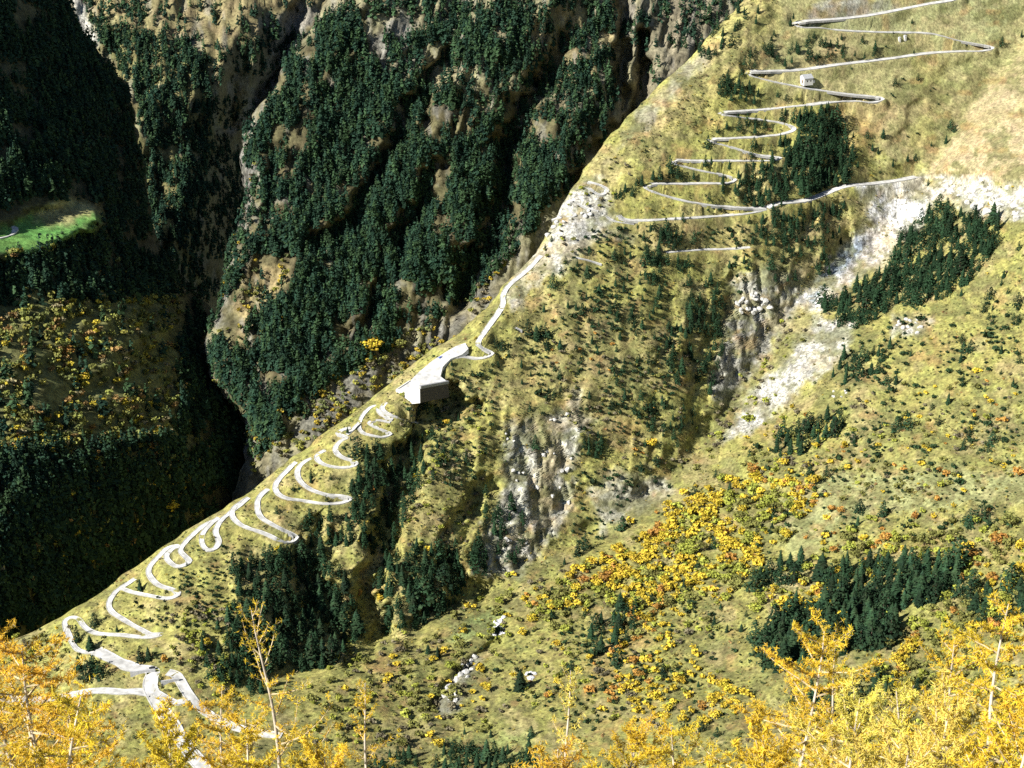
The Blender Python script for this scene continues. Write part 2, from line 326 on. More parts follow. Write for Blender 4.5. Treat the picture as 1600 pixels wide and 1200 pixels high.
# --- colour of the ground itself
C_GRASS = np.array((0.325, 0.31, 0.095)); C_PALE = np.array((0.46, 0.425, 0.235)); C_TAN = np.array((0.38, 0.315, 0.15)); C_RUST = np.array((0.36, 0.235, 0.095))
C_SCREE = np.array((0.50, 0.49, 0.44)); C_WHITE = np.array((0.80, 0.79, 0.76)); C_GREEN = np.array((0.21, 0.27, 0.10)); C_SOIL = np.array((0.13, 0.115, 0.05))
C_GREY = np.array((0.27, 0.265, 0.24)); C_LUSH = np.array((0.14, 0.31, 0.075)); C_BLUE = np.array((0.24, 0.30, 0.37)); C_OLIVE = np.array((0.20, 0.205, 0.075))
C_YEL = np.array((0.44, 0.385, 0.15))
MAIN_PAINT = [  # polygon, colour, strength
    (SMOOTH, C_PALE * 0.92, 0.55),
    ([(1240, 40), (1560, 75), (1600, 0), (1600, -60), (1480, -60), (1300, 20)], (C_PALE + C_GREEN) / 2 * 1.05, .6),
    ([(1450, 280), (1490, 205), (1540, 140), (1600, 85), (1760, -10), (1800, 330), (1600, 300), (1500, 282)], np.array((0.46, 0.38, 0.22)), .85),
    ([(1180, 120), (1370, 155), (1460, 165), (1440, 240), (1380, 230), (1290, 160)], C_TAN, .55),
    ([(1300, 170), (1390, 165), (1370, 220), (1330, 250), (1300, 215)], C_RUST * 1.1, .5),
    ([(1420, 90), (1480, 100), (1470, 190), (1440, 260), (1410, 250), (1440, 170)], C_GRASS * .85, .6),
    ([(1190, 70), (1270, 70), (1250, 110), (1180, 105)], C_GREEN, .5),
    ([(1280, 5), (1345, -5), (1400, 5), (1310, 28), (1260, 28)], C_SCREE * .85, .8),
    ([(1120, 30), (1200, 0), (1240, 20), (1080, 190), (960, 290), (900, 300), (950, 250), (1040, 170)], C_YEL, .75),
    ([(1100, 100), (1130, 95), (1040, 200), (990, 240), (1000, 200)], C_TAN * 1.15, .6),
    ([(960, 235), (1000, 170), (1080, 90), (1130, 70), (1060, 150), (1000, 210), (930, 275)], C_GREY, .6),
    ([(880, 310), (940, 270), (950, 330), (935, 360), (860, 430), (800, 480), (795, 440), (850, 380)], C_SCREE * 1.05, .9),
    ([(905, 330), (955, 335), (985, 370), (930, 360), (870, 430), (840, 440)], C_SCREE, .7),
    ([(800, 520), (860, 520), (870, 620), (830, 660), (790, 640), (770, 580)], C_YEL, .6),
    ([(830, 420), (900, 470), (880, 540), (810, 510)], C_YEL * .95, .5),
    ([(940, 460), (1060, 520), (1040, 600), (930, 700), (860, 600), (880, 520)], (C_TAN + C_OLIVE) / 2, .6),
    ([(940, 670), (1000, 650), (1010, 700), (960, 700)], C_RUST, .5),
    ([(1000, 340), (1170, 350), (1180, 390), (1050, 400), (990, 370)], C_TAN * .95, .5),
    ([(1280, 300), (1330, 300), (1330, 350), (1270, 440), (1200, 460), (1200, 400), (1260, 350)], (C_TAN + C_OLIVE) / 2, .7),
    ([(1145, 440), (1200, 415), (1255, 430), (1245, 480), (1200, 560), (1130, 640), (1110, 600), (1125, 540)], C_GREY * 1.15, .9),
    ([(1150, 460), (1200, 455), (1205, 490), (1150, 495)], C_WHITE * .85, .8),
    ([(1340, 300), (1400, 280), (1460, 285), (1470, 310), (1440, 350), (1400, 385), (1330, 450), (1270, 490), (1250, 470), (1300, 410), (1360, 350)], C_WHITE, .95),
    ([(1340, 375), (1362, 370), (1360, 395), (1300, 440), (1265, 470), (1275, 440)], C_BLUE, .95),
    ([(1380, 345), (1410, 350), (1395, 385), (1330, 440), (1290, 470), (1330, 410)], C_RUST * 1.3, .35),
    ([(1440, 290), (1500, 280), (1600, 290), (1700, 320), (1700, 350), (1590, 350), (1540, 340), (1470, 310)], C_WHITE, .6),
    ([(1270, 500), (1330, 500), (1320, 550), (1250, 610), (1170, 680), (1120, 690), (1160, 630), (1230, 550)], C_SCREE * 1.12, .95),
    ([(1400, 495), (1450, 500), (1440, 525), (1400, 520)], C_WHITE, .8),
    ([(1060, 720), (1110, 660), (1200, 560), (1260, 480), (1275, 500), (1180, 600), (1120, 700), (1070, 760)], C_OLIVE, .7),
    ([(795, 665), (830, 655), (870, 640), (905, 612), (925, 655), (905, 700), (885, 740), (905, 760), (890, 810), (860, 850), (820, 890), (770, 905), (740, 890), (760, 820), (790, 760), (790, 720)], C_SCREE * .98, .85),
    ([(840, 650), (870, 650), (880, 720), (850, 800), (835, 790)], C_TAN * .9, .7),
    ([(955, 735), (1045, 745), (1050, 765), (1010, 800), (940, 830), (920, 770)], C_SCREE * .9, .7),
    ([(640, 770), (700, 740), (760, 740), (740, 800), (700, 850), (650, 850), (620, 840)], C_YEL * .8, .5),
    ([(1290, 740), (1600, 730), (1650, 780), (1400, 800), (1200, 830), (1190, 800)], (C_GREEN + C_PALE) / 2, .7),
    ([(1200, 800), (1300, 790), (1310, 850), (1230, 870)], (C_GREEN + C_PALE) / 2, .6),
    ([(1330, 640), (1600, 640), (1600, 730), (1330, 740)], C_OLIVE * 1.2, .35),
    ([(1230, 1020), (1400, 1005), (1430, 1020), (1350, 1060), (1240, 1080)], C_OLIVE * 1.1, .7),
    ([(1200, 905), (1330, 900), (1330, 912), (1210, 918)], C_PALE, .8),
    ([(700, 990), (760, 950), (800, 960), (770, 990), (720, 1010)], C_GREEN * 1.25, .85),
    ([(700, 1150), (820, 1140), (840, 1180), (700, 1190)], C_GREEN * 1.2, .5),
    ([(580, 1045), (625, 1045), (615, 1080), (590, 1090)], C_RUST * 1.2, .6),
    ([(920, 1030), (1000, 980), (1020, 1000), (900, 1110)], C_RUST * 1.2, .45),
    ([(1380, 860), (1600, 830), (1600, 870), (1400, 880)], C_RUST, .35),
    ([(690, 1085), (735, 1020), (750, 1030), (715, 1105), (685, 1120)], C_GREY * .9, .8),
]
def paint(u, v, base, plist):
    c = np.ones(u.shape + (3,)) * base
    for P, col, st in plist:
        m = (pmask(u, v, P, 9, 9, 7) * st)[..., None]; c = c * (1 - m) + col * m
    return c
def colMain(u, v):
    s = 1500. / 1500
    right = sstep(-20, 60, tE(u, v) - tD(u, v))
    c = paint(u, v, C_GRASS, MAIN_PAINT)
    n1 = sstep(0.0, 0.8, fbm(u / 45, v / 30, 5, 101, .6))[..., None]; c = c * (1 - .6 * n1) + (C_TAN * .85 + C_PALE * .1) * .6 * n1
    n2 = sstep(0.0, 0.7, fbm(u / 30, v / 22, 4, 102, .65))[..., None]; c = c * (1 - .7 * n2) + C_OLIVE * .8 * .7 * n2
    n3 = sstep(0.45, 1.0, fbm(u / 26, v / 18, 4, 103))[..., None]; c = c * (1 - .5 * n3) + C_RUST * .5 * n3
    n4 = fbm(u / 7, v / 5, 3, 104, .7)[..., None]; c = c * (1 + .22 * n4)
    sp = sstep(0.38, 0.62, fbm(u / 6, v / 5, 2, 105))[..., None] * (1 - pmask(u, v, SMOOTH, 20, 5))[..., None]
    c = c * (1 - .5 * sp) + C_SOIL * .5 * sp
    c = c * (1 - .09 * (1 - right))[..., None]  # near slope colour toned down to offset the stronger sun on it
    sat = (c.max(-1) - c.min(-1)) / c.max(-1); rk = (1 - sstep(.12, .42, sat))
    st = ridged((u - 0.15 * v + 4 * fbm(u / 20, v / 20, 2, 121)) / 7.5, v / 48.0, 3, 122, .6)
    c = c * (1 + rk * np.clip(.30 * st, -.38, .3))[..., None]
    return np.clip(c, 0.01, .8)
def colA(u, v):
    c = paint(u, v, (C_TAN + C_OLIVE + C_GREY) / 3, [
        ([(500, 40), (600, 0), (560, 60), (620, 110), (780, 140), (960, 190), (900, 290), (760, 400), (640, 520), (520, 600), (400, 700), (330, 590), (330, 500), (370, 400), (385, 220), (470, 80)], C_SOIL, .75),
        ([(370, 500), (390, 430), (450, 410), (440, 480), (380, 530)], C_TAN * 1.15, .8),
        ([(380, 190), (395, 190), (395, 330), (375, 380), (340, 520), (330, 500), (355, 390)], C_GREY * 1.2, .7),
        ([(590, 50), (640, 0), (640, 60), (600, 110), (620, 130), (575, 120)], C_GREY * 1.15, .7),
        ([(640, 110), (760, 100), (740, 150), (660, 150)], C_PALE * .8, .7),
        ([(700, 560), (760, 420), (830, 330), (790, 420), (760, 470), (640, 540), (520, 680), (440, 690), (500, 620), (600, 540)], C_GREY * .8, .7),
        ([(330, 620), (400, 660), (400, 720), (370, 700)], C_GREY, .8),
        ([(810, 20), (960, 0), (960, 150), (820, 120)], C_TAN, .6),
        ([(975, 0), (1180, 0), (1010, 160), (990, 150)], (C_TAN + C_GREY) / 2, .8),
    ])
    n1 = fbm(u / 24, v / 24, 4, 111, .6)[..., None]; n2 = sstep(.2, .8, fbm(u / 10, v / 34, 3, 112))[..., None]
    c = c * .66 * (1 + .35 * n1); c = c * (1 - .4 * n2) + C_GREY * 1.1 * .4 * n2
    return np.clip(c, .01, .7)
def colB(u, v):
    c = paint(u, v, np.array((.235, .20, .10)), [([(130, 20), (330, 90), (340, 200), (300, 480), (230, 400), (200, 140)], C_OLIVE * .75, .6), ([(480, 0), (440, 30), (400, 150), (360, 210), (420, 150), (500, 20)], C_GREY, .7),
                                               ([(110, -20), (135, 0), (145, 70), (125, 55), (115, 20)], C_SCREE, .9)])
    n1 = fbm(u / 20, v / 24, 4, 113, .6)[..., None]; n2 = sstep(.3, .9, fbm(u / 12, v / 34, 3, 114))[..., None]
    c = c * (1 + .22 * n1); c = c * (1 - .4 * n2) + C_GREY * .4 * n2
    return np.clip(c, .01, .7)
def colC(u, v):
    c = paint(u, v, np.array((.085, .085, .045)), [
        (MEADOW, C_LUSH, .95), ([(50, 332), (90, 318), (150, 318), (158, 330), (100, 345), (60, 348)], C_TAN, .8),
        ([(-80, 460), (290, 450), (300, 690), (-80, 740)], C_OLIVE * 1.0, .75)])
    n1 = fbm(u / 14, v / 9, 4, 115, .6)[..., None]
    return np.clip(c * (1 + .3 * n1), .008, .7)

# ------------------------------------------------------------------ roads: centre lines
def cr(P, n=6):
    P = np.array(P, float); Q = np.vstack([2 * P[0] - P[1], P, 2 * P[-1] - P[-2]]); out = []
    for i in range(1, len(Q) - 2):
        p0, p1, p2, p3 = Q[i - 1:i + 3]
        k = max(2, int(np.linalg.norm(p2 - p1) / 3.0))
        for t in np.linspace(0, 1, k, endpoint=False):
            out.append(0.5 * ((2 * p1) + (-p0 + p2) * t + (2 * p0 - 5 * p1 + 4 * p2 - p3) * t * t + (-p0 + 3 * p1 - 3 * p2 + p3) * t ** 3))
    out.append(Q[-2]); return np.array(out)
ROADS = [  # pixels, width m, wall depth m
    ([(152, 1017), (136, 1019), (121, 1015), (114, 1006), (106, 989), (101, 973), (110, 965), (122, 966), (132, 979), (146, 988), (165, 991), (190, 992), (215, 995), (240, 995), (252, 990), (236, 992), (228, 987), (212, 979), (190, 966), (175, 956), (170, 945), (175, 932), (186, 920), (200, 912), (212, 903)], 4.0, 1.8),
    ([(188, 918), (203, 924), (220, 928), (242, 932), (262, 935), (278, 930), (276, 923), (262, 919), (248, 914), (236, 903), (232, 892), (238, 880), (250, 868), (262, 856), (281, 851)], 4.0, 1.8),
    ([(281, 852), (264, 862), (260, 871), (267, 880), (278, 885), (291, 882), (296, 876), (288, 868), (282, 860), (288, 849), (301, 836), (317, 822), (334, 813)], 4.0, 1.8),
    ([(342, 808), (325, 823), (316, 836), (316, 850), (325, 860), (336, 857), (342, 846), (337, 831), (343, 816), (356, 804), (374, 790), (389, 777)], 4.1, 2.0),
    ([(389, 777), (374, 787), (364, 795), (363, 806), (371, 816), (385, 824), (412, 833), (432, 842), (450, 848), (461, 843), (461, 837), (445, 829), (423, 818), (407, 807), (402, 792), (405, 777), (420, 763)], 4.3, 2.2),
    ([(463, 721), (450, 734), (438, 746), (430, 760), (435, 772), (450, 779), (466, 781), (490, 785), (516, 787), (538, 785), (547, 779), (538, 775), (516, 774), (500, 770), (486, 765), (472, 755), (465, 744), (466, 732), (475, 722), (488, 715)], 4.2, 2.2),
    ([(509, 703), (497, 709), (495, 717), (505, 725), (525, 730), (545, 730), (557, 725), (552, 720), (538, 716), (527, 709), (524, 700), (531, 690), (541, 683), (530, 680), (530, 674), (548, 668)], 4.0, 2.0),
    ([(542, 680), (552, 670), (562, 659)], 3.0, .5),
    ([(610, 660), (596, 657), (583, 656), (577, 661), (590, 669), (604, 674), (610, 679), (598, 683), (580, 680), (566, 676), (561, 667), (563, 656), (570, 645), (580, 636), (592, 633), (591, 640), (594, 646), (602, 651), (614, 656)], 3.4, 1.4),
    ([(605, 628), (598, 634), (598, 641), (607, 647), (620, 651), (636, 657), (651, 661)], 3.9, 2.2),
    ([(702, 560), (722, 557), (742, 560), (760, 558), (768, 552), (760, 547), (750, 542), (747, 535), (755, 522), (767, 505), (780, 487), (786, 474), (786, 461), (797, 444), (815, 430), (832, 414), (846, 398)], 4.6, 1.6),
    ([(800, 509), (808, 513), (816, 519)], 4, 1.0),
    ([(898, 402), (920, 407), (940, 414)], 4.5, 1.5),
    ([(862, 345), (878, 338), (898, 338), (890, 328), (885, 317), (900, 312)], 4.0, 1.4),
    ([(900, 316), (915, 325), (935, 330)], 3.6, 1.2),
    ([(918, 284), (935, 288), (948, 296), (940, 306), (926, 298), (916, 291)], 4.4, 1.5),
    ([(1127, 287), (1105, 286), (1075, 287), (1040, 287), (1014, 287), (1010, 292), (1020, 299), (1050, 309), (1087, 317), (1125, 322), (1175, 325), (1198, 325), (1180, 331), (1150, 335), (1100, 339), (1050, 342), (1012, 344), (985, 344), (972, 341), (966, 334)], 6.2, 1.9),
    ([(945, 335), (958, 345), (990, 350)], 3.4, 1.0),
    ([(1040, 394), (1100, 390), (1140, 389), (1172, 386)], 4.6, 1.2),
    ([(1180, 251), (1130, 251), (1080, 251), (1054, 249), (1052, 254), (1076, 262), (1102, 268), (1130, 273)], 6.0, 1.6),
    ([(1182, 214), (1140, 216), (1112, 217), (1112, 221), (1130, 226), (1163, 236), (1188, 243), (1205, 244)], 6.5, 1.7),
    ([(1205, 170), (1165, 173), (1130, 175), (1130, 179), (1140, 180), (1165, 184), (1190, 187)], 6.5, 1.7),
    ([(1500, -6), (1487, 0), (1450, 6), (1400, 16), (1350, 25), (1300, 30), (1255, 33), (1243, 37), (1252, 42), (1282, 43), (1312, 47), (1375, 50), (1437, 51), (1464, 54), (1500, 64), (1535, 70), (1548, 74), (1537, 79), (1500, 80), (1450, 83), (1400, 90), (1350, 96), (1300, 102), (1250, 109), (1200, 111), (1170, 111),
      (1173, 117), (1200, 125), (1225, 131), (1275, 140), (1325, 147), (1366, 151), (1376, 154), (1362, 160), (1340, 157), (1300, 159), (1262, 164)], 8.5, 1.8),
    ([(1262, 164), (1240, 166), (1205, 170)], 5.5, 1.4), ([(1190, 187), (1225, 193), (1240, 201), (1225, 209), (1182, 214)], 5.5, 1.4), ([(1205, 244), (1218, 247), (1205, 250), (1180, 251)], 5.5, 1.4), ([(1130, 273), (1146, 278), (1146, 284), (1127, 287)], 5.5, 1.4),
    ([(1198, 325), (1216, 318), (1262, 312), (1300, 298), (1325, 290), (1362, 287), (1400, 282), (1432, 276)], 8.0, 1.8),
    ([(150, 1016), (180, 1031), (205, 1042), (225, 1045), (239, 1048), (236, 1061), (235, 1075), (245, 1094), (258, 1116), (272, 1138), (290, 1165), (318, 1200), (350, 1235)], 10.0, 2.0),
    ([(240, 1080), (258, 1090), (276, 1098), (292, 1094)], 6, 1.0),
    ([(262, 1050), (276, 1055), (290, 1078), (305, 1098), (324, 1114), (352, 1130), (390, 1142), (440, 1150)], 7, 1.6),
    ([(236, 1084), (214, 1080), (190, 1081), (165, 1079), (140, 1080), (110, 1086), (70, 1092), (20, 1092), (-40, 1086)], 7, 2.0),
]
TERRACE_PX = [(619, 610), (656, 605), (700, 597), (688, 588), (692, 573), (704, 561), (722, 554), (732, 545), (727, 536), (712, 541), (695, 551), (675, 564), (655, 581), (640, 596)]
road_xyz = []
def smooth1(a, k):
    if len(a) < 4: return a
    w = np.ones(k) / k; p = np.pad(a, (k // 2, k // 2), mode='edge'); return np.convolve(p, w, 'valid')[:len(a)]
for px, w, wd in ROADS:
    c = cr(px); Y = smooth1(Ymain(c[:, 0], c[:, 1]), 9); road_xyz.append((unproject(c[:, 0], c[:, 1], Y), w, wd))
c = cr([(-40, 378), (-10, 373), (12, 368), (22, 363), (24, 356), (16, 353)]); croad = (unproject(c[:, 0], c[:, 1], smooth1(YC(c[:, 0], c[:, 1]), 5)), 6.0, 3.0)
# bastion terrace: a gravel apron that climbs from two built corners back to the ridge
YB0 = 1450.0
TERR_Y = [min(YB0 + 20, float(Ymain(619, 612)) - 1), YB0, min(YB0 + 32, float(Ymain(700, 600)) - 1)] + [float(Ymain(u, v)) - (4.5 if v > 570 else 3.0) for u, v in TERRACE_PX[3:]]
terrace = [unproject(u, v, y) for (u, v), y in zip(TERRACE_PX, TERR_Y)]

kd_pts = [(p, w) for P, w, wd in road_xyz for p in P]
kd = kdtree.KDTree(len(kd_pts))
for i, (p, w) in enumerate(kd_pts): kd.insert((p[0], p[1], 0), i)
kd.balance()
def flatten(V):
    for i in range(len(V)):
        x, y, z = V[i]
        co, k, d = kd.find((x, y, 0))
        if d < 13:
            p, w = kd_pts[k]; hw = w / 2 + .5
            if d < hw + 5.5:
                t = min(1, max(0, (d - hw) / 5.0)); t = t * t * (3 - 2 * t)
                zr = p[2] - 0.35
                dz = zr - z
                if abs(dz) < 14: V[i, 2] = zr * (1 - t) + z * t
    return V
def near_road(P, extra=2.0):
    co, k, d = kd.find((P[0], P[1], 0)); return d < kd_pts[k][1] / 2 + extra

# ------------------------------------------------------------------ relief meshes
def grid_faces(r, c):
    i = np.arange((r - 1) * c).reshape(r - 1, c)[:, :-1].ravel(); return np.stack([i, i + c, i + c + 1, i + 1], 1)
def skirt(V, idx, steps, base_n):
    """strip running back and down from the edge vertices idx: list of (dx,dy,dz)"""
    E = V[idx]; rows = [E]
    rr = E
    for k, (dx, dy, dz) in enumerate(steps):
        j = 14 * fbm(np.arange(len(E)) / 18.0, np.arange(len(E)) * 0 + k, 3, 200 + k)[:, None]
        rr = rr + np.array((dx, dy, dz)) + j * np.array((.6, .5, .2)) * (1 if k else .15); rows.append(rr)
    newV = np.vstack(rows[1:]); m = len(E); F_ = []
    prev = np.array(idx)
    for k in range(len(steps)):
        cur = base_n + k * m + np.arange(m)
        F_.append(np.stack([prev[:-1], prev[1:], cur[1:], cur[:-1]], 1)); prev = cur
    return newV, np.vstack(F_)
def relief(name, Yf, cf, v0, v1, dv, ulo, uhi, ncol, mat, steps=None, edge='L', flat=False):
    vs = np.arange(v0, v1 + dv, dv); t = np.linspace(0, 1, ncol)
    lo = ulo(vs) if callable(ulo) else np.full(len(vs), float(ulo)); hi = uhi(vs) if callable(uhi) else np.full(len(vs), float(uhi))
    U = lo[:, None] * (1 - t) + hi[:, None] * t; Vv = np.repeat(vs[:, None], ncol, 1)
    Y = Yf(U.ravel(), Vv.ravel()); P = unproject(U.ravel(), Vv.ravel(), Y); C = cf(U.ravel(), Vv.ravel())
    if flat: P = flatten(P)
    Fc = grid_faces(len(vs), ncol)
    if steps:
        idx = np.arange(len(vs)) * ncol + (0 if edge == 'L' else ncol - 1)
        nV, nF = skirt(P, idx, steps, len(P))
        C = np.vstack([C] + [C[idx]] * len(steps)); P = np.vstack([P, nV]); Fc = np.vstack([Fc, nF])
    me = mesh_np(name, P, Fc, [mat], smooth=True, colors={'tint': C})
    o = obj(name, me); tag(o, kind='structure'); return o
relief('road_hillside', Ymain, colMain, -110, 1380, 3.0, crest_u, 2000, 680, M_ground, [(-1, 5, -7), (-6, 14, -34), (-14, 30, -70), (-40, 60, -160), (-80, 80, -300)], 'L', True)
relief('far_mountainside', YA, colA, -110, 900, 4.0, edgeA, 1330, 260, M_far, [(-2, 12, -12), (6, 40, -50), (30, 120, -200), (40, 200, -400)], 'L')
relief('back_mountainside', YB, colB, -130, 620, 4.0, -80, 620, 190, M_far)
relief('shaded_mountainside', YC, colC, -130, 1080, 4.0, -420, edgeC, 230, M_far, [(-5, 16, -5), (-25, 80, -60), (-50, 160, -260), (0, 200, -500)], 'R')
fl = mesh_np('valley_floor', [(-6000, -3000, -1900), (6000, -3000, -1900), (6000, 9000, -1900), (-6000, 9000, -1900)], np.array([[0, 1, 2, 3]]), [simple_mat('dark_valley', (.05, .06, .03), .3, .01)])
tag(obj('valley_floor', fl), kind='structure')

# ------------------------------------------------------------------ road ribbons
def ribbon(P, w, wd):
    P = np.array(P); T = np.gradient(P[:, :2], axis=0); T /= np.linalg.norm(T, axis=1)[:, None] + 1e-9
    N = np.stack([-T[:, 1], T[:, 0]], 1); z = smooth1(P[:, 2], 7)
    n = len(P); rows = []
    ww = w * (1 + 0.10 * fbm(np.arange(n) / 6.0, np.zeros(n), 2, int(P[0, 0]) % 97))
    for off, dz in ((-.53, -wd), (-.53, .25), (-.46, .25), (-.45, 0.0), (-.17, .06), (.17, .06), (.45, 0.0), (.46, .25), (.53, .25), (.53, -wd)):
        o = off * ww * (1.04 if dz < -0.01 else 1)
        rows.append(np.stack([P[:, 0] + N[:, 0] * o, P[:, 1] + N[:, 1] * o, z + dz], 1))
    V = np.stack(rows, 1).reshape(-1, 3); return V, grid_faces(n, 10)
VV, FF, off = [], [], 0
for P, w, wd in road_xyz:
    V, f = ribbon(P, w, wd); VV.append(V); FF.append(f + off); off += len(V)
tag(obj('mountain_road', mesh_np('mountain_road', np.vstack(VV), np.vstack(FF), [M_road, M_roadwall], mat_idx=np.concatenate([np.tile([1, 0, 0, 0, 0, 0, 0, 0, 1], len(f) // 9) for f in FF]))), kind='structure')
V, f = ribbon(*croad); tag(obj('valley_track', mesh_np('valley_track', V, f, [M_road])), kind='structure')
# ------------------------------------------------------------------ vegetation: shapes
def conifer_crown(seed, layers=15, per=9, width=0.21, ragged=0.35, low=0.10):
    """crown of a unit-high conifer: whorls of drooping, ragged boughs"""
    r = np.random.default_rng(seed); V = []; Fq = []
    for k in range(layers):
        t = k / (layers - 1.0); z0 = low + (1 - low) * (t ** 0.92) * 0.97
        R = width * ((1 - t) ** 0.75) * (0.85 + 0.3 * r.random()) + 0.012
        if r.random() < 0.15: R *= 0.7
        n = max(4, int(per * (0.55 + 0.6 * (1 - t)))); a0 = r.random() * 6.28
        for j in range(n):
            a = a0 + 6.283 * j / n + r.normal(0, .18); L = R * (1 - ragged * r.random()); wd = 0.9 * R * 3.3 / n * (0.7 + .6 * r.random())
            dr = -0.35 * L * (0.6 + .8 * r.random()); up = 0.055
            c, s = math.cos(a), math.sin(a); b = len(V)
            V += [(0, 0, z0 + up), (c * L * .6 - s * wd, s * L * .6 + c * wd, z0 + dr * .6), (c * L, s * L, z0 + dr), (c * L * .6 + s * wd, s * L * .6 - c * wd, z0 + dr * .6)]
            Fq.append((b, b + 1, b + 2, b + 3))
    b = len(V); V += [(.008, 0, .93), (-.008, .006, .93), (-.004, -.008, .93), (0, 0, 1.0)]
    Fq += [(b, b + 1, b + 3, b + 3)]
    Fq = np.array(Fq); return np.array(V), Fq[:-1]
def leafy_crown(seed, n=190, rx=0.36, rz=0.40, zc=0.58, leaf=0.075, lobes=6):
    """crown of a unit-high broadleaf tree: leaf clumps spread through several lobes"""
    r = np.random.default_rng(seed); V = []; Fq = []
    C = [np.array((0, 0, zc))] + [np.array((math.cos(a) * rx * .5, math.sin(a) * rx * .5, zc + r.uniform(-.45, .4) * rz)) for a in r.random(lobes) * 6.28]
    for i in range(n):
        c = C[r.integers(len(C))]; d = r.normal(size=3); d /= np.linalg.norm(d)
        p = c + d * np.array((rx * .6, rx * .6, rz * .55)) * r.uniform(.55, 1.08)
        nrm = d + r.normal(0, .45, 3); nrm /= np.linalg.norm(nrm)
        a = np.cross(nrm, r.normal(size=3)); a /= np.linalg.norm(a); b2 = np.cross(nrm, a); s = leaf * r.uniform(.6, 1.35); k = len(V)
        V += [p + a * s, p + b2 * s * .8, p - a * s * .9, p - b2 * s * .75]; Fq.append((k, k + 1, k + 2, k + 3))
    return np.array(V), np.array(Fq)
def trunk_shape(r0=0.018, h=0.5, sides=5, r1=0.006, bend=0.01, limbs=0, seed=0):
    r = np.random.default_rng(seed); V = []; Fq = []
    def tube(p0, p1, a, b):
        p0 = np.array(p0, float); p1 = np.array(p1, float); d = p1 - p0; d /= np.linalg.norm(d)
        x = np.cross(d, (0.3, 1, .2)); x /= np.linalg.norm(x); y = np.cross(d, x); k = len(V)
        for P, rr in ((p0, a), (p1, b)):
            for j in range(sides):
                t = 6.283 * j / sides; V.append(P + (x * math.cos(t) + y * math.sin(t)) * rr)
        for j in range(sides): Fq.append((k + j, k + (j + 1) % sides, k + sides + (j + 1) % sides, k + sides + j))
    m = (bend, -bend * .6, h * .5); tube((0, 0, -.06), m, r0, (r0 + r1) / 2); tube(m, (0, 0, h), (r0 + r1) / 2, r1)
    for i in range(limbs):
        a = r.random() * 6.28; z = h * r.uniform(.35, .8); tube((0, 0, z), (math.cos(a) * .22, math.sin(a) * .22, z + .2), r1 * 1.1, r1 * .4)
    return np.array(V), np.array(Fq)
CON = [conifer_crown(1, 18, 12, .24), conifer_crown(2, 19, 12, .21, .4), conifer_crown(3, 17, 12, .29, .5), conifer_crown(4, 17, 12, .26, .5, .06), conifer_crown(5, 20, 11, .19, .45)]
def clump_conifer(seed, n=300, R=.27, low=.06, leaf=.05):
    r = np.random.default_rng(seed); V = []; Fq = []; ph = r.random(4) * 6.28
    for i in range(n):
        t = r.random() ** 1.35; z = low + (1 - low) * t; a = r.random() * 6.28
        Rz = R * (1 - t) ** .62 * (1 + .28 * math.sin(3 * a + ph[0] + 9 * t) + .18 * math.sin(5 * a + ph[1] - 14 * t)) + .01
        q = Rz * r.uniform(.45, 1.05); p = np.array((math.cos(a) * q, math.sin(a) * q, z + r.normal(0, .01)))
        nrm = np.array((math.cos(a), math.sin(a), r.uniform(.1, 1.3))) + r.normal(0, .4, 3); nrm /= np.linalg.norm(nrm)
        x = np.cross(nrm, r.normal(size=3)); x /= np.linalg.norm(x); y = np.cross(nrm, x); s = leaf * r.uniform(.6, 1.4) * (1.1 - .5 * t); k = len(V)
        V += [p + x * s, p + y * s * .8, p - x * s * .9, p - y * s * .75]; Fq.append((k, k + 1, k + 2, k + 3))
    return np.array(V), np.array(Fq)
CLU = [clump_conifer(61), clump_conifer(62, 280, .32), clump_conifer(63, 320, .23), clump_conifer(64, 260, .38, .03, .06), clump_conifer(65, 300, .28)]
PIN = [conifer_crown(11, 9, 8, .40, .5, .05), conifer_crown(12, 8, 9, .46, .45, .02), conifer_crown(13, 10, 8, .36, .5, .06)]      # squat mountain pines
CONF = [clump_conifer(71, 46, .22, .06, .10), clump_conifer(72, 50, .26, .06, .10), clump_conifer(73, 42, .19, .06, .10), conifer_crown(24, 8, 5, .21, .5), clump_conifer(74, 40, .24, .03, .12)]  # for the mass of the far forest
LEA = [leafy_crown(31), leafy_crown(32, 220, .42, .36, .52), leafy_crown(33, 170, .28, .42, .56), leafy_crown(34, 230, .46, .34, .48, .08, 8)]
LEAF_S = [leafy_crown(41, 60, .40, .38, .5, .13), leafy_crown(42, 70, .45, .35, .46, .13), leafy_crown(43, 50, .32, .4, .52, .14)]
BUSH = [leafy_crown(51, 26, .55, .45, .38, .22, 3), leafy_crown(52, 22, .6, .4, .34, .24, 4), leafy_crown(53, 30, .5, .5, .42, .2, 3)]
TRK = trunk_shape(.022, .80); TRL = trunk_shape(.028, .6, limbs=4, seed=3)

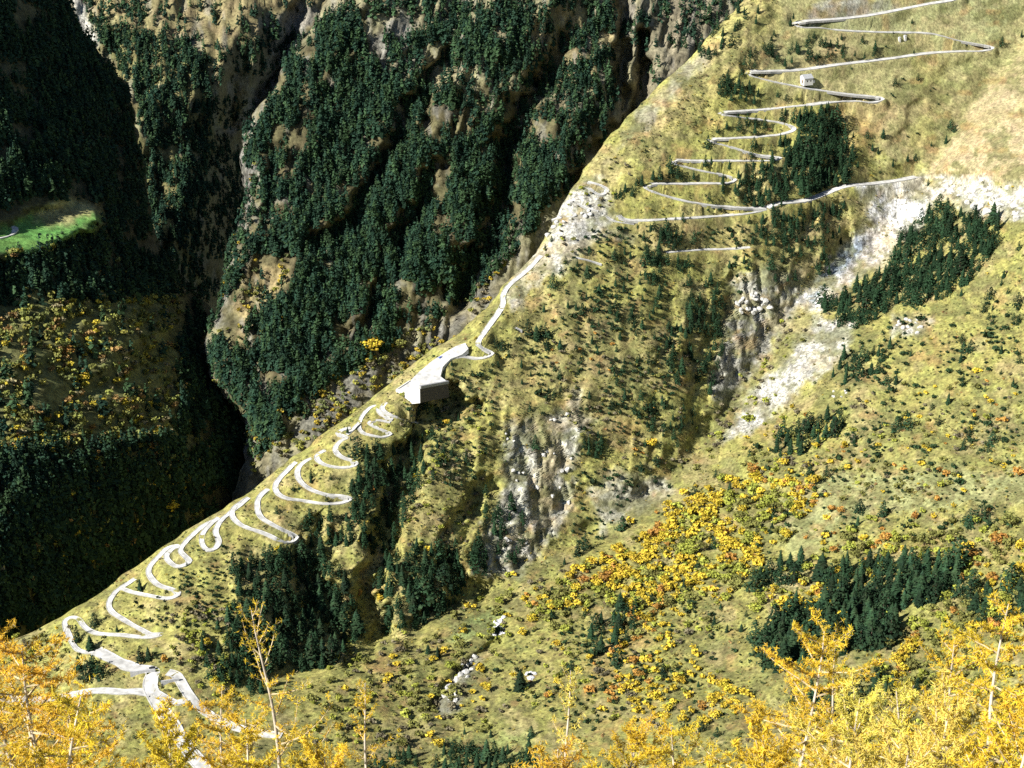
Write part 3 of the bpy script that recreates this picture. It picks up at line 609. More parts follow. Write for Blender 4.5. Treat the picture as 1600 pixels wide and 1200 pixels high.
def merged(name, mat, items, protos, tints=None):
    """items: list of (pos, sx, sz, rot, proto index, tint)"""
    Vs, Fs, Cs, off = [], [], [], 0
    for p, sx, sz, rt, k, tint in items:
        V, Fq = protos[k]; c, s = math.cos(rt), math.sin(rt)
        W = np.empty_like(V, dtype=np.float32)
        W[:, 0] = (V[:, 0] * c - V[:, 1] * s) * sx + p[0]; W[:, 1] = (V[:, 0] * s + V[:, 1] * c) * sx + p[1]; W[:, 2] = V[:, 2] * sz + p[2]
        Vs.append(W); Fs.append(Fq + off); off += len(V)
        Cs.append(np.broadcast_to(np.array(tint, dtype=np.float32), (len(V), 3)))
    me = mesh_np(name, np.vstack(Vs), np.vstack(Fs), [mat], colors={'tint': np.vstack(Cs)})
    return tag(obj(name, me), kind='stuff')
def leaf_tint_mat(name):
    m, n, l, b = mat_base(name, 0.85)
    at = n.new('ShaderNodeAttribute'); at.attribute_name = 'tint'; geo = n.new('ShaderNodeNewGeometry')
    no = n.new('ShaderNodeTexNoise'); no.inputs['Scale'].default_value = .6; l.new(geo.outputs['Position'], no.inputs['Vector'])
    r = n.new('ShaderNodeMapRange'); r.inputs['From Min'].default_value = .3; r.inputs['From Max'].default_value = .7; r.inputs['To Min'].default_value = .6; r.inputs['To Max'].default_value = 1.4
    l.new(no.outputs['Fac'], r.inputs['Value']); hs = n.new('ShaderNodeHueSaturation'); l.new(at.outputs['Color'], hs.inputs['Color']); l.new(r.outputs[0], hs.inputs['Value'])
    l.new(hs.outputs[0], b.inputs['Base Color']); return m
M_tint = leaf_tint_mat('mixed_foliage')

# ------------------------------------------------------------------ vegetation: where it stands
ROADPX = np.vstack([cr(px) for px, w, wd in ROADS])
def hits_road(u, v, h, w):
    d = ROADPX - (u, v); return bool(np.any((np.abs(d[:, 0]) < w) & (d[:, 1] < 3) & (d[:, 1] > -h)))
def in_poly(P, n, rng):
    P = np.array(P, float); out = []; lo, hi = P.min(0), P.max(0)
    while len(out) < n:
        q = lo + rng.random((max(200, 3 * n), 2)) * (hi - lo); s = sdpoly(q[:, 0], q[:, 1], P); out += list(q[s > 0])
    return out[:n]
CAND = []     # dicts: kind, u, v, h (px), stand
def add_stand(kind, poly, n, h0, h1, stand, space=0.38, colors=None, over=False):
    rng = np.random.default_rng(int(abs(poly[0][0] * 7 + poly[0][1])) + n); got = []
    sf = 13.0 if kind == 'leafy' else (3.0 if kind == 'conifer' else 12.0)
    for u, v in in_poly(poly, n * 8, rng):
        u += rng.normal(0, sf); v += rng.normal(0, sf * .8)
        if len(got) >= n: break
        h = (h0 + (h1 - h0) * rng.random() ** 1.3) * rng.uniform(.7, 1.12)
        if kind == 'juniper':
            if float(fbm(np.array([u / 40.0]), np.array([v / 34.0]), 3, 666)[0]) < rng.random() * .9 - .45: continue
            if rng.random() < .12: h *= 1.7
        if (hits_road(u, v + 2, 6, 5) if over else hits_road(u, v, h * .8, h * .22)): continue
        if any(abs(u - a) < space * h * 1.1 and abs(v - b) < space * h * .8 for a, b in got): continue
        got.append((u, v)); CAND.append(dict(kind=kind, u=u, v=v, h=h, stand=stand, col=(colors[int(np.clip((0.5 + .42 * float(fbm(np.array([u / 38.0]), np.array([v / 30.0]), 3, 555)[0]) + rng.normal(0, .14)), 0, .999) * len(colors))] if colors else None)))
def add_list(kind, L, stand=None, col=None):
    for t in L: CAND.append(dict(kind=kind, u=t[0], v=t[1], h=t[2], stand=stand, col=(t[3] if len(t) > 3 else col)))
S = add_stand
S('conifer', [(555, 700), (640, 685), (665, 740), (640, 800), (605, 880), (565, 850), (548, 790)], 80, 24, 40, 'filling the shady gully below the lower hairpins')
S('conifer', [(365, 890), (430, 860), (500, 870), (548, 920), (562, 1000), (500, 1050), (400, 1050), (366, 990)], 135, 26, 46, 'in the dense wood under the lowest hairpins')
S('conifer', [(598, 880), (650, 865), (710, 865), (735, 910), (690, 960), (650, 985), (600, 985)], 75, 26, 44, 'in the wood at the foot of the grey ravine')
S('conifer', [(470, 800), (560, 760), (570, 830), (520, 870), (470, 860)], 22, 20, 32, 'above the dense lower wood')
S('conifer', [(1125, 150), (1180, 160), (1180, 145), (1135, 130)], 16, 18, 26, 'in the small clump left of the stone house')
S('conifer', [(1200, 168), (1292, 172), (1335, 240), (1330, 290), (1280, 315), (1225, 300), (1240, 230), (1195, 200)], 150, 18, 32, 'in the dark wood under the upper hairpins', .22)
S('conifer', [(1180, 240), (1230, 300), (1240, 400), (1190, 400), (1170, 320), (1110, 290), (1110, 255)], 42, 14, 24, 'scattered between the middle hairpins')
S('conifer', [(1070, 445), (1120, 435), (1135, 500), (1130, 560), (1110, 620), (1050, 600), (1030, 560), (1060, 510)], 52, 18, 30, 'in the strip of wood left of the grey scree fan')
S('conifer', [(1005, 385), (1060, 390), (1095, 405), (1060, 420), (1010, 415)], 15, 16, 26, 'in the thicket below the middle road')
S('conifer', [(1020, 360), (1065, 365), (1070, 380), (1030, 385)], 9, 16, 26, 'in the round clump under the middle road')
S('conifer', [(970, 430), (1030, 430), (1040, 445), (980, 445)], 9, 14, 22, 'in the row below the middle thicket')
S('conifer', [(935, 490), (1020, 490), (1020, 510), (940, 515)], 9, 14, 22, 'in the short row on the ridge face')
S('conifer', [(1375, 430), (1405, 375), (1455, 335), (1480, 325), (1560, 355), (1575, 385), (1540, 410), (1500, 460), (1440, 480), (1400, 480), (1340, 515), (1290, 500), (1285, 480), (1330, 460)], 230, 22, 36, 'in the large grove under the white scree', .22)
S('conifer', [(1295, 575), (1330, 560), (1390, 540), (1400, 560), (1370, 590), (1310, 600)], 17, 20, 32, 'in the clump below the pale rock patch')
S('conifer', [(1210, 690), (1250, 670), (1290, 650), (1320, 660), (1300, 690), (1250, 710), (1215, 710)], 26, 24, 38, 'in the dark clump below the pale scree slope')
S('conifer', [(1185, 95), (1225, 75), (1300, 55), (1370, 60), (1375, 88), (1300, 95), (1215, 105)], 34, 11, 18, 'between the two highest road legs')
S('conifer', [(1080, 80), (1130, 30), (1170, 0), (1205, -10), (1200, 20), (1140, 70), (1100, 95)], 26, 14, 22, 'on the skyline ridge at the top')
S('conifer', [(1140, 120), (1190, 70), (1240, 25), (1240, 45), (1200, 90), (1160, 125)], 14, 12, 20, 'on the edge of the high pasture')
S('conifer', [(955, 310), (1000, 285), (1000, 295), (965, 318)], 8, 14, 20, 'beside the rocky buttress')
S('conifer', [(1015, 280), (1060, 265), (1075, 285), (1040, 290)], 10, 14, 22, 'between the two middle hairpins on the left')
S('conifer', [(905, 700), (940, 690), (950, 705), (915, 712)], 9, 18, 30, 'in the knot of trees right of the grey ravine')
S('conifer', [(745, 790), (765, 760), (825, 800), (830, 860), (800, 900), (770, 880)], 20, 16, 30, 'down the middle of the grey ravine')
S('conifer', [(735, 850), (765, 850), (760, 900), (735, 895)], 9, 22, 32, 'at the left edge of the grey ravine')
S('conifer', [(1160, 890), (1240, 880), (1265, 905), (1180, 920)], 14, 26, 40, 'on the bench above the lower spruce grove')
S('conifer', [(1275, 905), (1350, 890), (1420, 880), (1500, 885), (1480, 930), (1400, 960), (1340, 970), (1300, 940)], 85, 34, 58, 'in the upper part of the spruce grove', .25)
S('conifer', [(1185, 1000), (1240, 960), (1290, 960), (1340, 960), (1400, 980), (1400, 1010), (1300, 1020), (1260, 1045), (1200, 1040)], 70, 42, 70, 'in the lower part of the spruce grove', .25)
S('conifer', [(1500, 930), (1560, 900), (1600, 900), (1600, 960), (1540, 990)], 14, 34, 52, 'at the right edge by the spruce grove')
S('conifer', [(1230, 1100), (1290, 1080), (1380, 1060), (1440, 1080), (1350, 1120), (1250, 1130)], 16, 34, 52, 'behind the foreground larches on the right')
S('conifer', [(680, 1195), (700, 1170), (830, 1175), (850, 1210), (700, 1215)], 34, 26, 40, 'in the dark row along the bottom edge')
S('conifer', [(560, 1195), (640, 1180), (660, 1200), (600, 1215)], 12, 24, 36, 'in the gap between the foreground larches')
S('conifer', [(300, 1010), (360, 970), (400, 1040), (420, 1080), (370, 1090), (330, 1060)], 34, 24, 38, 'beside the village road')
S('conifer', [(118, 1000), (165, 1005), (165, 1065), (125, 1060)], 12, 28, 42, 'above the foreground larches on the left')
S('conifer', [(920, 990), (980, 945), (1000, 960), (975, 1010), (930, 1015)], 18, 26, 40, 'in the green clump below the yellow scrub')
S('conifer', [(930, 470), (1000, 640), (1030, 690), (960, 720), (900, 700), (860, 620)], 14, 9, 15, 'scattered on the brown mid slope')
S('conifer', [(880, 340), (1010, 330), (1010, 460), (850, 520), (830, 430)], 14, 8, 14, 'scattered under the rocky buttress')
S('conifer', [(1260, 310), (1330, 310), (1310, 380), (1240, 400)], 18, 12, 20, 'on the brown slope left of the white scree')
S('conifer', [(640, 640), (720, 640), (740, 720), (650, 760)], 18, 14, 24, 'on the slope under the bastion')
S('conifer', [(1130, 190), (1230, 180), (1240, 320), (1150, 330), (1060, 300), (1020, 270)], 42, 14, 24, 'masking the middle hairpins', .45, None, True)
S('conifer', [(1180, 230), (1235, 220), (1230, 330), (1190, 340)], 22, 16, 26, 'hiding the right-hand bends of the middle road', .35, None, True)
S('conifer', [(980, 350), (1190, 340), (1190, 420), (1040, 430), (960, 390)], 26, 12, 22, 'under the long middle road leg', .5, None, True)
S('conifer', [(1210, 320), (1300, 330), (1300, 440), (1220, 440)], 20, 14, 24, 'above the grey scree fan', .5)
S('conifer', [(900, 470), (1010, 440), (1060, 520), (1020, 600), (900, 560)], 40, 9, 20, 'dotted in loose groups over the ridge face', .6)
S('conifer', [(1060, 700), (960, 640), (1040, 620), (1090, 650)], 30, 10, 22, 'above the lower scree patch', .5)
S('conifer', [(1190, 330), (1330, 320), (1300, 420), (1200, 450)], 30, 12, 24, 'on the brown slope under the long upper road', .5)
S('conifer', [(760, 560), (860, 500), (880, 620), (780, 640)], 16, 10, 18, 'on the pale slope right of the bastion', .6)
S('conifer', [(1450, 560), (1600, 400), (1600, 700), (1450, 720)], 22, 10, 22, 'dotted on the open slope at the right edge', .7)
S('conifer', [(480, 740), (540, 740), (560, 800), (500, 800), (400, 780)], 5, 10, 15, 'inside the lower hairpins')
add_list('conifer', [(921, 397, 14), (960, 405, 18), (917, 433, 22), (864, 448, 24), (936, 458, 18), (1030, 465, 24), (900, 484, 15), (850, 487, 14), (825, 525, 30), (838, 530, 26), (853, 525, 24), (875, 545, 18), (1045, 515, 16), (875, 590, 16),
    (1398, 133, 13), (1434, 125, 12), (1565, 71, 15), (1596, 58, 13), (1485, 202, 17), (1478, 224, 15), (1492, 206, 12), (1333, 215, 11), (1355, 215, 13), (1380, 215, 16), (1363, 235, 13), (1335, 247, 16), (1372, 240, 12), (1418, 252, 14), (1430, 250, 11), (1395, 260, 14), (1425, 36, 8), (1395, 58, 9), (1428, 83, 8), (1455, 228, 8),
    (1215, 151, 11), (1228, 156, 10), (1245, 156, 9), (1450, 290, 12), (1505, 550, 19), (1516, 549, 21), (1385, 600, 18), (1400, 600, 18), (1423, 556, 13), (1502, 462, 14), (1547, 466, 20), (1538, 487, 16), (1590, 478, 24), (1592, 502, 13), (1568, 434, 15), (1592, 390, 15),
    (1402, 672, 24), (1418, 668, 26), (1375, 670, 10), (1467, 663, 17), (1514, 683, 18), (1505, 702, 20), (1550, 693, 23), (1335, 692, 18), (1343, 800, 24), (1340, 820, 18), (1380, 806, 28), (1376, 824, 14), (1265, 742, 20), (1291, 746, 22), (1488, 818, 18), (1515, 820, 30), (1533, 812, 34), (1545, 822, 20), (1250, 887, 42), (1206, 832, 20),
    (836, 700, 24), (828, 642, 16), (845, 616, 13), (921, 622, 14), (956, 637, 18), (976, 624, 18), (1026, 726, 18), (1001, 735, 16), (915, 857, 28), (903, 868, 28), (882, 882, 14), (972, 828, 26), (942, 842, 14), (1140, 766, 18), (1118, 746, 15), (1172, 712, 13), (1085, 772, 22), (1114, 856, 22), (1182, 832, 12), (1090, 887, 15), (1036, 886, 12),
    (1068, 924, 24), (1018, 939, 16), (862, 964, 15), (914, 962, 14), (966, 1037, 32), (941, 1078, 24), (893, 1047, 18), (813, 1078, 40), (1036, 1053, 20), (993, 1056, 18), (1091, 1073, 12), (1116, 976, 18), (1136, 988, 16), (1158, 987, 16), (1166, 963, 12), (1126, 951, 12), (1196, 1030, 34), (1070, 1142, 24), (1096, 1142, 20), (1120, 1150, 18), (830, 1152, 22),
    (669, 1021, 18), (684, 1027, 22), (726, 1147, 14), (767, 1152, 16), (433, 801, 13), (486, 746, 15), (551, 762, 17), (548, 688, 10), (148, 977, 24), (220, 1032, 28), (232, 1031, 26), (219, 921, 20), (183, 986, 12), (785, 546, 18), (776, 541, 18), (706, 571, 11), (736, 611, 15), (292, 884, 8), (252, 1064, 14), (543, 676, 12), (1185, 150, 12), (985, 404, 14), (1290, 285, 14), (1340, 262, 12)])
LY = ['olive', 'lime', 'lime', 'yellow', 'yellow', 'yellow', 'yellow', 'orange']; LM = ['olive', 'olive', 'yellow', 'lime', 'brush']; LO = ['olive', 'lime', 'brush', 'olive']; LR = ['olive', 'olive', 'olive', 'lime', 'lime', 'yellow', 'orange']
S('leafy', [(1060, 790), (1130, 760), (1240, 740), (1270, 790), (1200, 830), (1180, 900), (1100, 930), (1000, 960), (930, 930), (850, 980), (830, 950), (900, 900), (980, 860)], 560, 11, 22, 'in the yellow scrub across the middle of the near slope', .3, LY)
S('leafy', [(1200, 610), (1330, 690), (1290, 780), (1180, 760), (1150, 700)], 60, 8, 16, 'below the dark clump by the pale scree slope', .5, LM)
S('leafy', [(1300, 840), (1600, 825), (1600, 1000), (1480, 1010), (1380, 1000), (1520, 900), (1300, 890)], 190, 12, 26, 'around the spruce grove', .42, LR)
S('leafy', [(1350, 1040), (1420, 1000), (1600, 960), (1600, 1190), (1250, 1190), (1230, 1100)], 220, 14, 28, 'behind the golden larches at lower right', .42, ['yellow', 'olive', 'olive', 'lime'])
S('leafy', [(1150, 920), (1330, 915), (1310, 960), (1180, 960)], 50, 12, 22, 'on the bench above the lower grove', .45, LY)
S('leafy', [(1010, 930), (1070, 990), (1010, 1060), (930, 1110), (920, 1060), (960, 990)], 70, 9, 18, 'in the orange and yellow strip down the near slope', .45, ['yellow', 'orange', 'yellow', 'brush'])
S('leafy', [(960, 1060), (1080, 1040), (1180, 1080), (1130, 1130), (980, 1110)], 60, 12, 22, 'left of the big golden larch', .45, LY)
S('leafy', [(480, 1040), (620, 1000), (740, 990), (800, 1080), (760, 1160), (500, 1170)], 190, 9, 20, 'on the slope beside the pale outcrop', .45, ['olive', 'lime', 'olive', 'brush', 'yellow'])
S('leafy', [(690, 950), (760, 930), (800, 930), (790, 975), (740, 1040), (800, 1010)], 24, 9, 16, 'round the small green meadow', .45, LM)
S('leafy', [(620, 640), (760, 630), (740, 850), (610, 850)], 130, 6, 12, 'between the dark gully and the grey ravine', .5, LO)
S('leafy', [(830, 540), (1080, 500), (1060, 720), (900, 690)], 150, 5, 10, 'on the brown mid slope', .5, ['olive', 'brush', 'olive', 'brush', 'orange'])
S('leafy', [(255, 950), (360, 950), (370, 1070), (330, 1110), (290, 1040)], 90, 9, 18, 'beside the village road', .45, LO)
S('leafy', [(1330, 620), (1600, 560), (1600, 760), (1300, 760)], 90, 6, 14, 'on the open slope at the right edge', .6, ['brush', 'olive', 'yellow', 'brush', 'orange'])
S('leafy', [(1050, 760), (1110, 670), (1240, 510), (1270, 490), (1180, 620), (1100, 720)], 60, 7, 14, 'in the bed of the long gully', .5, ['olive', 'brush', 'lime'])
S('leafy', [(0, 1010), (105, 975), (120, 1000), (80, 1050), (0, 1060)], 40, 9, 16, 'at the foot of the ridge on the left', .45, LM)
S('leafy', [(840, 440), (900, 300), (960, 260), (980, 290), (900, 360)], 30, 6, 11, 'along the skyline by the buttress', .5, LO)
add_list('leafy', [(1017, 697, 17, 'yellow'), (668, 862, 12, 'yellow'), (648, 748, 13, 'yellow'), (698, 662, 11, 'yellow'), (674, 638, 12, 'lime'), (668, 680, 13, 'lime'), (593, 940, 14, 'yellow'), (560, 932, 18, 'orange'), (258, 1036, 20, 'orange'), (322, 1010, 18, 'yellow'),
    (433, 862, 13, 'yellow'), (1464, 783, 15, 'orange'), (1428, 812, 19, 'orange'), (1313, 802, 15, 'orange'), (1592, 745, 22, 'orange'), (1246, 1042, 12, 'yellow'), (1405, 1048, 15, 'orange'), (1492, 962, 18, 'orange'), (1500, 908, 20, 'orange'), (583, 768, 13, 'orange'), (1560, 850, 26, 'orange'),
    (1523, 655, 14, 'yellow'), (1320, 700, 16, 'yellow'), (1225, 840, 20, 'yellow'), (1285, 325, 8, 'orange'), (628, 620, 10, 'lime'), (855, 1090, 12, 'orange'), (868, 1010, 14, 'yellow'), (780, 945, 20, 'lime'), (795, 935, 18, 'olive')])
S('leafy', [(1060, 800), (1300, 720), (1600, 800), (1600, 960), (1250, 930), (1050, 960)], 150, 8, 17, 'spread loosely across the near slope', .5, LR)
S('leafy', [(790, 900), (1000, 900), (1150, 1000), (1100, 1130), (850, 1130), (760, 1020)], 150, 8, 15, 'spread over the lower near slope', .5, ['olive', 'olive', 'lime', 'yellow', 'brush'])
S('leafy', [(1150, 680), (1350, 620), (1600, 640), (1600, 760), (1200, 790)], 110, 6, 13, 'spread over the slope under the large grove', .6, ['brush', 'olive', 'olive', 'lime', 'orange'])
S('juniper', [(800, 540), (940, 460), (1070, 520), (1060, 720), (860, 640)], 170, 6, 13, 'dotted over the brown mid slope', .8)
S('juniper', [(850, 500), (900, 370), (1180, 300), (1180, 440), (1000, 480)], 170, 5, 12, 'dotted under the middle hairpins', .8)
S('juniper', [(1330, 520), (1600, 480), (1600, 700), (1300, 700)], 200, 6, 13, 'dotted over the open slope at the right edge', .8)
S('juniper', [(800, 900), (1100, 930), (1150, 1080), (900, 1150), (780, 1050)], 170, 6, 14, 'dotted over the pale grass of the near slope', .8)
S('juniper', [(300, 880), (380, 870), (360, 980), (200, 970)], 90, 5, 11, 'dotted over the slope at the lowest hairpins', .8)
S('juniper', [(620, 650), (760, 560), (770, 680), (700, 780)], 110, 5, 12, 'dotted over the slope below the bastion', .8)
S('juniper', [(1200, 700), (1600, 700), (1600, 840), (1200, 840)], 130, 6, 14, 'dotted over the grassy bench at the right', .8)
S('juniper', [(900, 700), (1050, 740), (980, 840), (880, 860)], 70, 5, 11, 'dotted beside the lower scree patch', .8)
S('juniper', [(1280, 10), (1600, 0), (1560, 60), (1440, 250), (1340, 240)], 20, 3, 7, 'dotted over the high pasture', .8)

cu_ = np.array([c['u'] for c in CAND]); cv_ = np.array([c['v'] for c in CAND])
keep = cu_ > crest_u(cv_) + 2
Yc = Ymain(cu_, cv_); Pc = unproject(cu_, cv_, Yc)
LANDMARKS = [('the white bastion', 656, 612), ('the stone house by the upper road', 1262, 125), ('the two stone pillars', 1409, 62), ('the pale outcrop by the green meadow', 775, 980),
    ('the white scree', 1440, 320), ('the grey ravine', 830, 770), ('the highest right-hand hairpin', 1548, 74), ('the hairpin under the high pasture', 1376, 154), ('the big lower right-hand hairpin', 545, 780),
    ('the hairpin on the steep face', 461, 843), ('the lowest hairpin', 252, 990), ('the hairpin right of the bastion', 768, 552), ('the blue-grey scree patch', 1320, 425), ('the rocky buttress', 895, 330),
    ('the spruce grove', 1330, 960), ('the big foreground larch', 1160, 1060), ('the pale rock patch', 1422, 510), ('the grassy bench', 1400, 765), ('the wood in the shady gully', 610, 780), ('the village road', 262, 1090), ('the orange and yellow strip', 990, 1010), ('the long gully', 1180, 600), ('the middle hairpins', 1150, 330), ('the dark rock rib', 720, 1060)]
def where(u, v):
    d = [(math.hypot(u - a, v - b), n, a, b) for n, a, b in LANDMARKS]; dist, n, a, b = min(d)
    ang = math.degrees(math.atan2(b - v, u - a)) % 360; k = int((ang + 22.5) // 45) % 8
    w = ['right of', 'up and right of', 'above', 'up and left of', 'left of', 'down and left of', 'below', 'down and right of'][k]
    return n, w, dist
ORD = ['nearest', 'second nearest', 'third nearest', 'fourth nearest', 'fifth nearest', 'sixth nearest', 'seventh nearest', 'eighth nearest', 'ninth nearest', 'tenth nearest']
COLM = dict(yellow=(M_yellow, (0.52, 0.385, 0.04), 'golden yellow'), orange=(M_orange, (0.42, 0.22, 0.05), 'orange'), olive=(M_olive, (0.17, 0.17, 0.045), 'olive green'), lime=(M_lime, (0.28, 0.30, 0.05), 'lime green'), brush=(M_brush, (0.16, 0.14, 0.085), 'bare grey brown'))
pools = {'conifer': [], 'leafy': [], 'juniper': []}
for i, c in enumerate(CAND):
    if keep[i] and c['v'] < 1215 and 0 - 10 < c['u'] < 1612: c['P'] = Pc[i]; c['Y'] = Yc[i]; pools[c['kind']].append(c)
for k in pools: pools[k].sort(key=lambda c: -(c['h'] + (60 if (k == 'conifer' and c['stand'] is None and c['h'] > 15) else 0) + (60 if (k == 'leafy' and c['stand'] is None) else 0)))
protoM = {}
def proto_mesh(kind, k, col=None):
    key = (kind, k, col)
    if key not in protoM:
        src = {'conifer': CON, 'pine': CLU, 'leafy': LEA, 'juniper': LEAF_S}[kind]; V, Fq = src[k]
        mat = COLM[col][0] if col else (M_junip if kind == 'juniper' else M_pine)
        protoM[key] = mesh_np(kind + '_crown', V, Fq, [mat])
    return protoM[key]
tr_con = mesh_np('conifer_trunk', *TRK, [M_trunk]); tr_lea = mesh_np('leafy_trunk', *TRL, [M_trunk])
def plant(c, rng):
    h = c['h'] * c['Y'] / F; k = c['kind']; p = c['P']
    sink = 0.03 * h + .3
    if k == 'conifer':
        squat = rng.random() < (.8 if c['v'] < 860 else .5)
        root = empty('conifer_tree', (p[0], p[1], p[2] - sink)); cr_ = obj('crown', proto_mesh('pine' if squat else 'conifer', int(rng.integers(5))), root)
        obj('trunk', tr_con, root); w = h * rng.uniform(1.05, 1.55)
        root.scale = (w, w, h)
    elif k == 'leafy':
        root = empty('autumn_tree', (p[0], p[1], p[2] - sink)); obj('crown', proto_mesh('leafy', int(rng.integers(4)), c['col']), root); obj('trunk', tr_lea, root)
        w = h * rng.uniform(1.0, 1.35); root.scale = (w, w, h)
    else:
        root = obj('juniper_bush', proto_mesh('juniper', int(rng.integers(3))), None, (p[0], p[1], p[2] - sink)); w = h * rng.uniform(1, 1.3); root.scale = (w, w, h)
    root.rotation_euler = (0, 0, rng.random() * 6.28); return root
prng = np.random.default_rng(99); lone = {}
for kind, noun in (('conifer', 'conifer'), ('leafy', 'autumn tree'), ('juniper', 'juniper bush')):
    for c in pools[kind][:295]:
        root = plant(c, prng)
        colw = COLM[c['col']][2] if c['col'] else 'dark green'
        if c['stand'] is None:
            n, w, d = where(c['u'], c['v']); lone.setdefault((kind, colw, n, w), []).append((d, root))
        else:
            tag(root, f"{colw} {noun} {c['stand']}", noun, f"{colw} {noun}s {c['stand']}")
for (kind, colw, n, w), L in lone.items():
    L.sort(key=lambda t: t[0])
    for i, (d, root) in enumerate(L):
        cat = 'conifer' if kind == 'conifer' else 'autumn tree'; o_ = (ORD[i] + ' ') if len(L) > 1 else ''
        tag(root, f"{o_}lone {colw} {cat} {w} {n}", cat, f"lone {cat}s on the slopes")
def to_item(c, rng, nproto, tint, jit=.3, wmul=1.0):
    h = c['h'] * c['Y'] / F; p = c['P']; w = h * rng.uniform(.95, 1.25) * wmul
    t = np.array(tint) * rng.uniform(1 - jit, 1 + jit)
    return ((p[0], p[1], p[2] - .03 * h - .3), w, h, rng.random() * 6.28, int(rng.integers(nproto)), t)
T_PINE = (0.016, 0.040, 0.017)
merged('background_conifers', M_tint, [to_item(c, prng, 8, T_PINE) for c in pools['conifer'][295:]], CLU + CON[:3])
merged('background_autumn_scrub', M_tint, [to_item(c, prng, 3, COLM[c['col']][1], wmul=1.15) for c in pools['leafy'][295:]], LEAF_S)
merged('small_junipers', M_tint, [to_item(c, prng, 3, T_PINE) for c in pools['juniper'][295:]], LEAF_S)

# ------------------------------------------------------------------ forests of the opposite slopes
def forest(name, Yf, polys, hm, protos, tint, seed, edge=None, edge_side=1, jit=.35, base_shift=0.3):
    rng = np.random.default_rng(seed); items = []
    for P, n in polys:
        q = np.array(in_poly(P, n, rng))
        if isinstance(hm, tuple): pass
        den = fbm(q[:, 0] / 30, q[:, 1] / 30, 3, seed)
        q = q[den > -0.75 + rng.random(len(q)) * .5]
        if edge is not None: q = q[(q[:, 0] - edge(q[:, 1])) * edge_side > 1]
        Y = Yf(q[:, 0], q[:, 1]); PP = unproject(q[:, 0], q[:, 1], Y)
        for p in PP:
            h = hm[0] + (hm[1] - hm[0]) * rng.random() ** 1.2; w = h * rng.uniform(.95, 1.35)
            tt = tint[int(rng.integers(len(tint)))] if isinstance(tint, list) else tint
            items.append(((p[0], p[1], p[2] - base_shift), w, h, rng.random() * 6.28, int(rng.integers(len(protos))), np.array(tt) * rng.uniform(1 - jit, 1 + jit)))
    return merged(name, M_tint, items, protos)
T_FAR = [(0.018, 0.044, 0.024), (0.012, 0.034, 0.021), (0.030, 0.060, 0.024), (0.020, 0.048, 0.028), (0.035, 0.070, 0.030)]
forest('far_forest', YA, [
    ([(500, 40), (560, 20), (575, 90), (620, 130), (700, 150), (780, 190), (860, 250), (900, 285), (850, 330), (800, 340), (760, 400), (720, 470), (660, 520), (600, 555), (520, 600), (480, 660), (430, 690), (390, 660), (335, 600), (325, 545), (380, 520), (450, 460), (470, 400), (440, 400), (390, 400), (385, 240), (430, 150), (470, 90)], 7000),
    ([(640, 20), (700, 10), (800, 100), (760, 100), (700, 110), (650, 90)], 330), ([(700, 10), (820, 5), (830, 60), (800, 110), (740, 80)], 220),
    ([(800, 60), (950, 100), (975, 190), (900, 270), (820, 200), (760, 120)], 520), ([(560, 0), (700, 0), (700, 20), (560, 30)], 70),
    ([(820, 0), (960, 0), (960, 100), (820, 60)], 130), ([(920, 20), (965, 20), (970, 130), (930, 110)], 60),
    ([(600, 40), (660, 40), (660, 100), (590, 120)], 30), ([(700, 470), (760, 400), (850, 300), (900, 290), (800, 400), (740, 470)], 170),
    ([(985, 0), (1180, 0), (1040, 120), (1000, 170)], 110), ([(350, 440), (450, 420), (440, 500), (330, 560)], 60), ([(378, 200), (405, 190), (400, 330), (390, 420), (352, 470), (330, 570), (322, 540), (350, 400), (386, 300)], 170), ([(380, 640), (440, 690), (400, 720), (384, 700)], 50), ([(440, 100), (540, 0), (560, 10), (500, 60), (440, 140)], 90), ([(560, 350), (620, 300), (700, 150), (720, 200), (650, 330), (560, 420)], 200), ([(600, 60), (780, 80), (800, 200), (700, 240), (600, 160)], 330), ([(760, 180), (900, 220), (860, 320), (740, 330)], 260), ([(620, 280), (760, 300), (740, 470), (600, 500)], 420), ([(780, 0), (960, 0), (960, 160), (800, 140)], 150), ([(960, 40), (1010, 30), (1015, 60), (975, 70)], 12)],
    (11, 21), CONF, T_FAR, 301, edgeA, 1)
forest('scrub_below_far_forest', YA, [([(470, 600), (560, 560), (640, 520), (720, 470), (790, 410), (800, 430), (700, 560), (560, 660), (440, 720), (400, 700)], 420), ([(350, 420), (450, 400), (440, 500), (340, 600)], 80), ([(385, 230), (400, 230), (395, 330), (380, 420), (350, 450)], 40), ([(380, 650), (420, 690), (400, 740), (375, 730)], 60)],
    (5, 9), LEAF_S, [(0.17, 0.17, 0.045), (0.40, 0.30, 0.04), (0.28, 0.28, 0.06), (0.16, 0.14, 0.085), (0.12, .14, .05)], 302, edgeA, 1)
forest('gorge_forest', YB, [([(215, 60), (300, 60), (330, 140), (330, 220), (300, 330), (330, 480), (240, 400), (222, 250), (210, 130)], 1100), ([(280, 90), (350, 60), (430, 60), (420, 110), (330, 140)], 90), ([(130, 0), (230, 0), (230, 80), (150, 70)], 170), ([(150, 50), (230, 60), (240, 150), (200, 140)], 120), ([(330, 150), (400, 160), (400, 480), (300, 480), (300, 300)], 900), ([(170, 10), (500, 0), (440, 80), (350, 100)], 130), ([(410, 60), (480, 50), (440, 130), (400, 160)], 90)],
    (13, 25), CONF, T_FAR, 303, edgeC, 1)
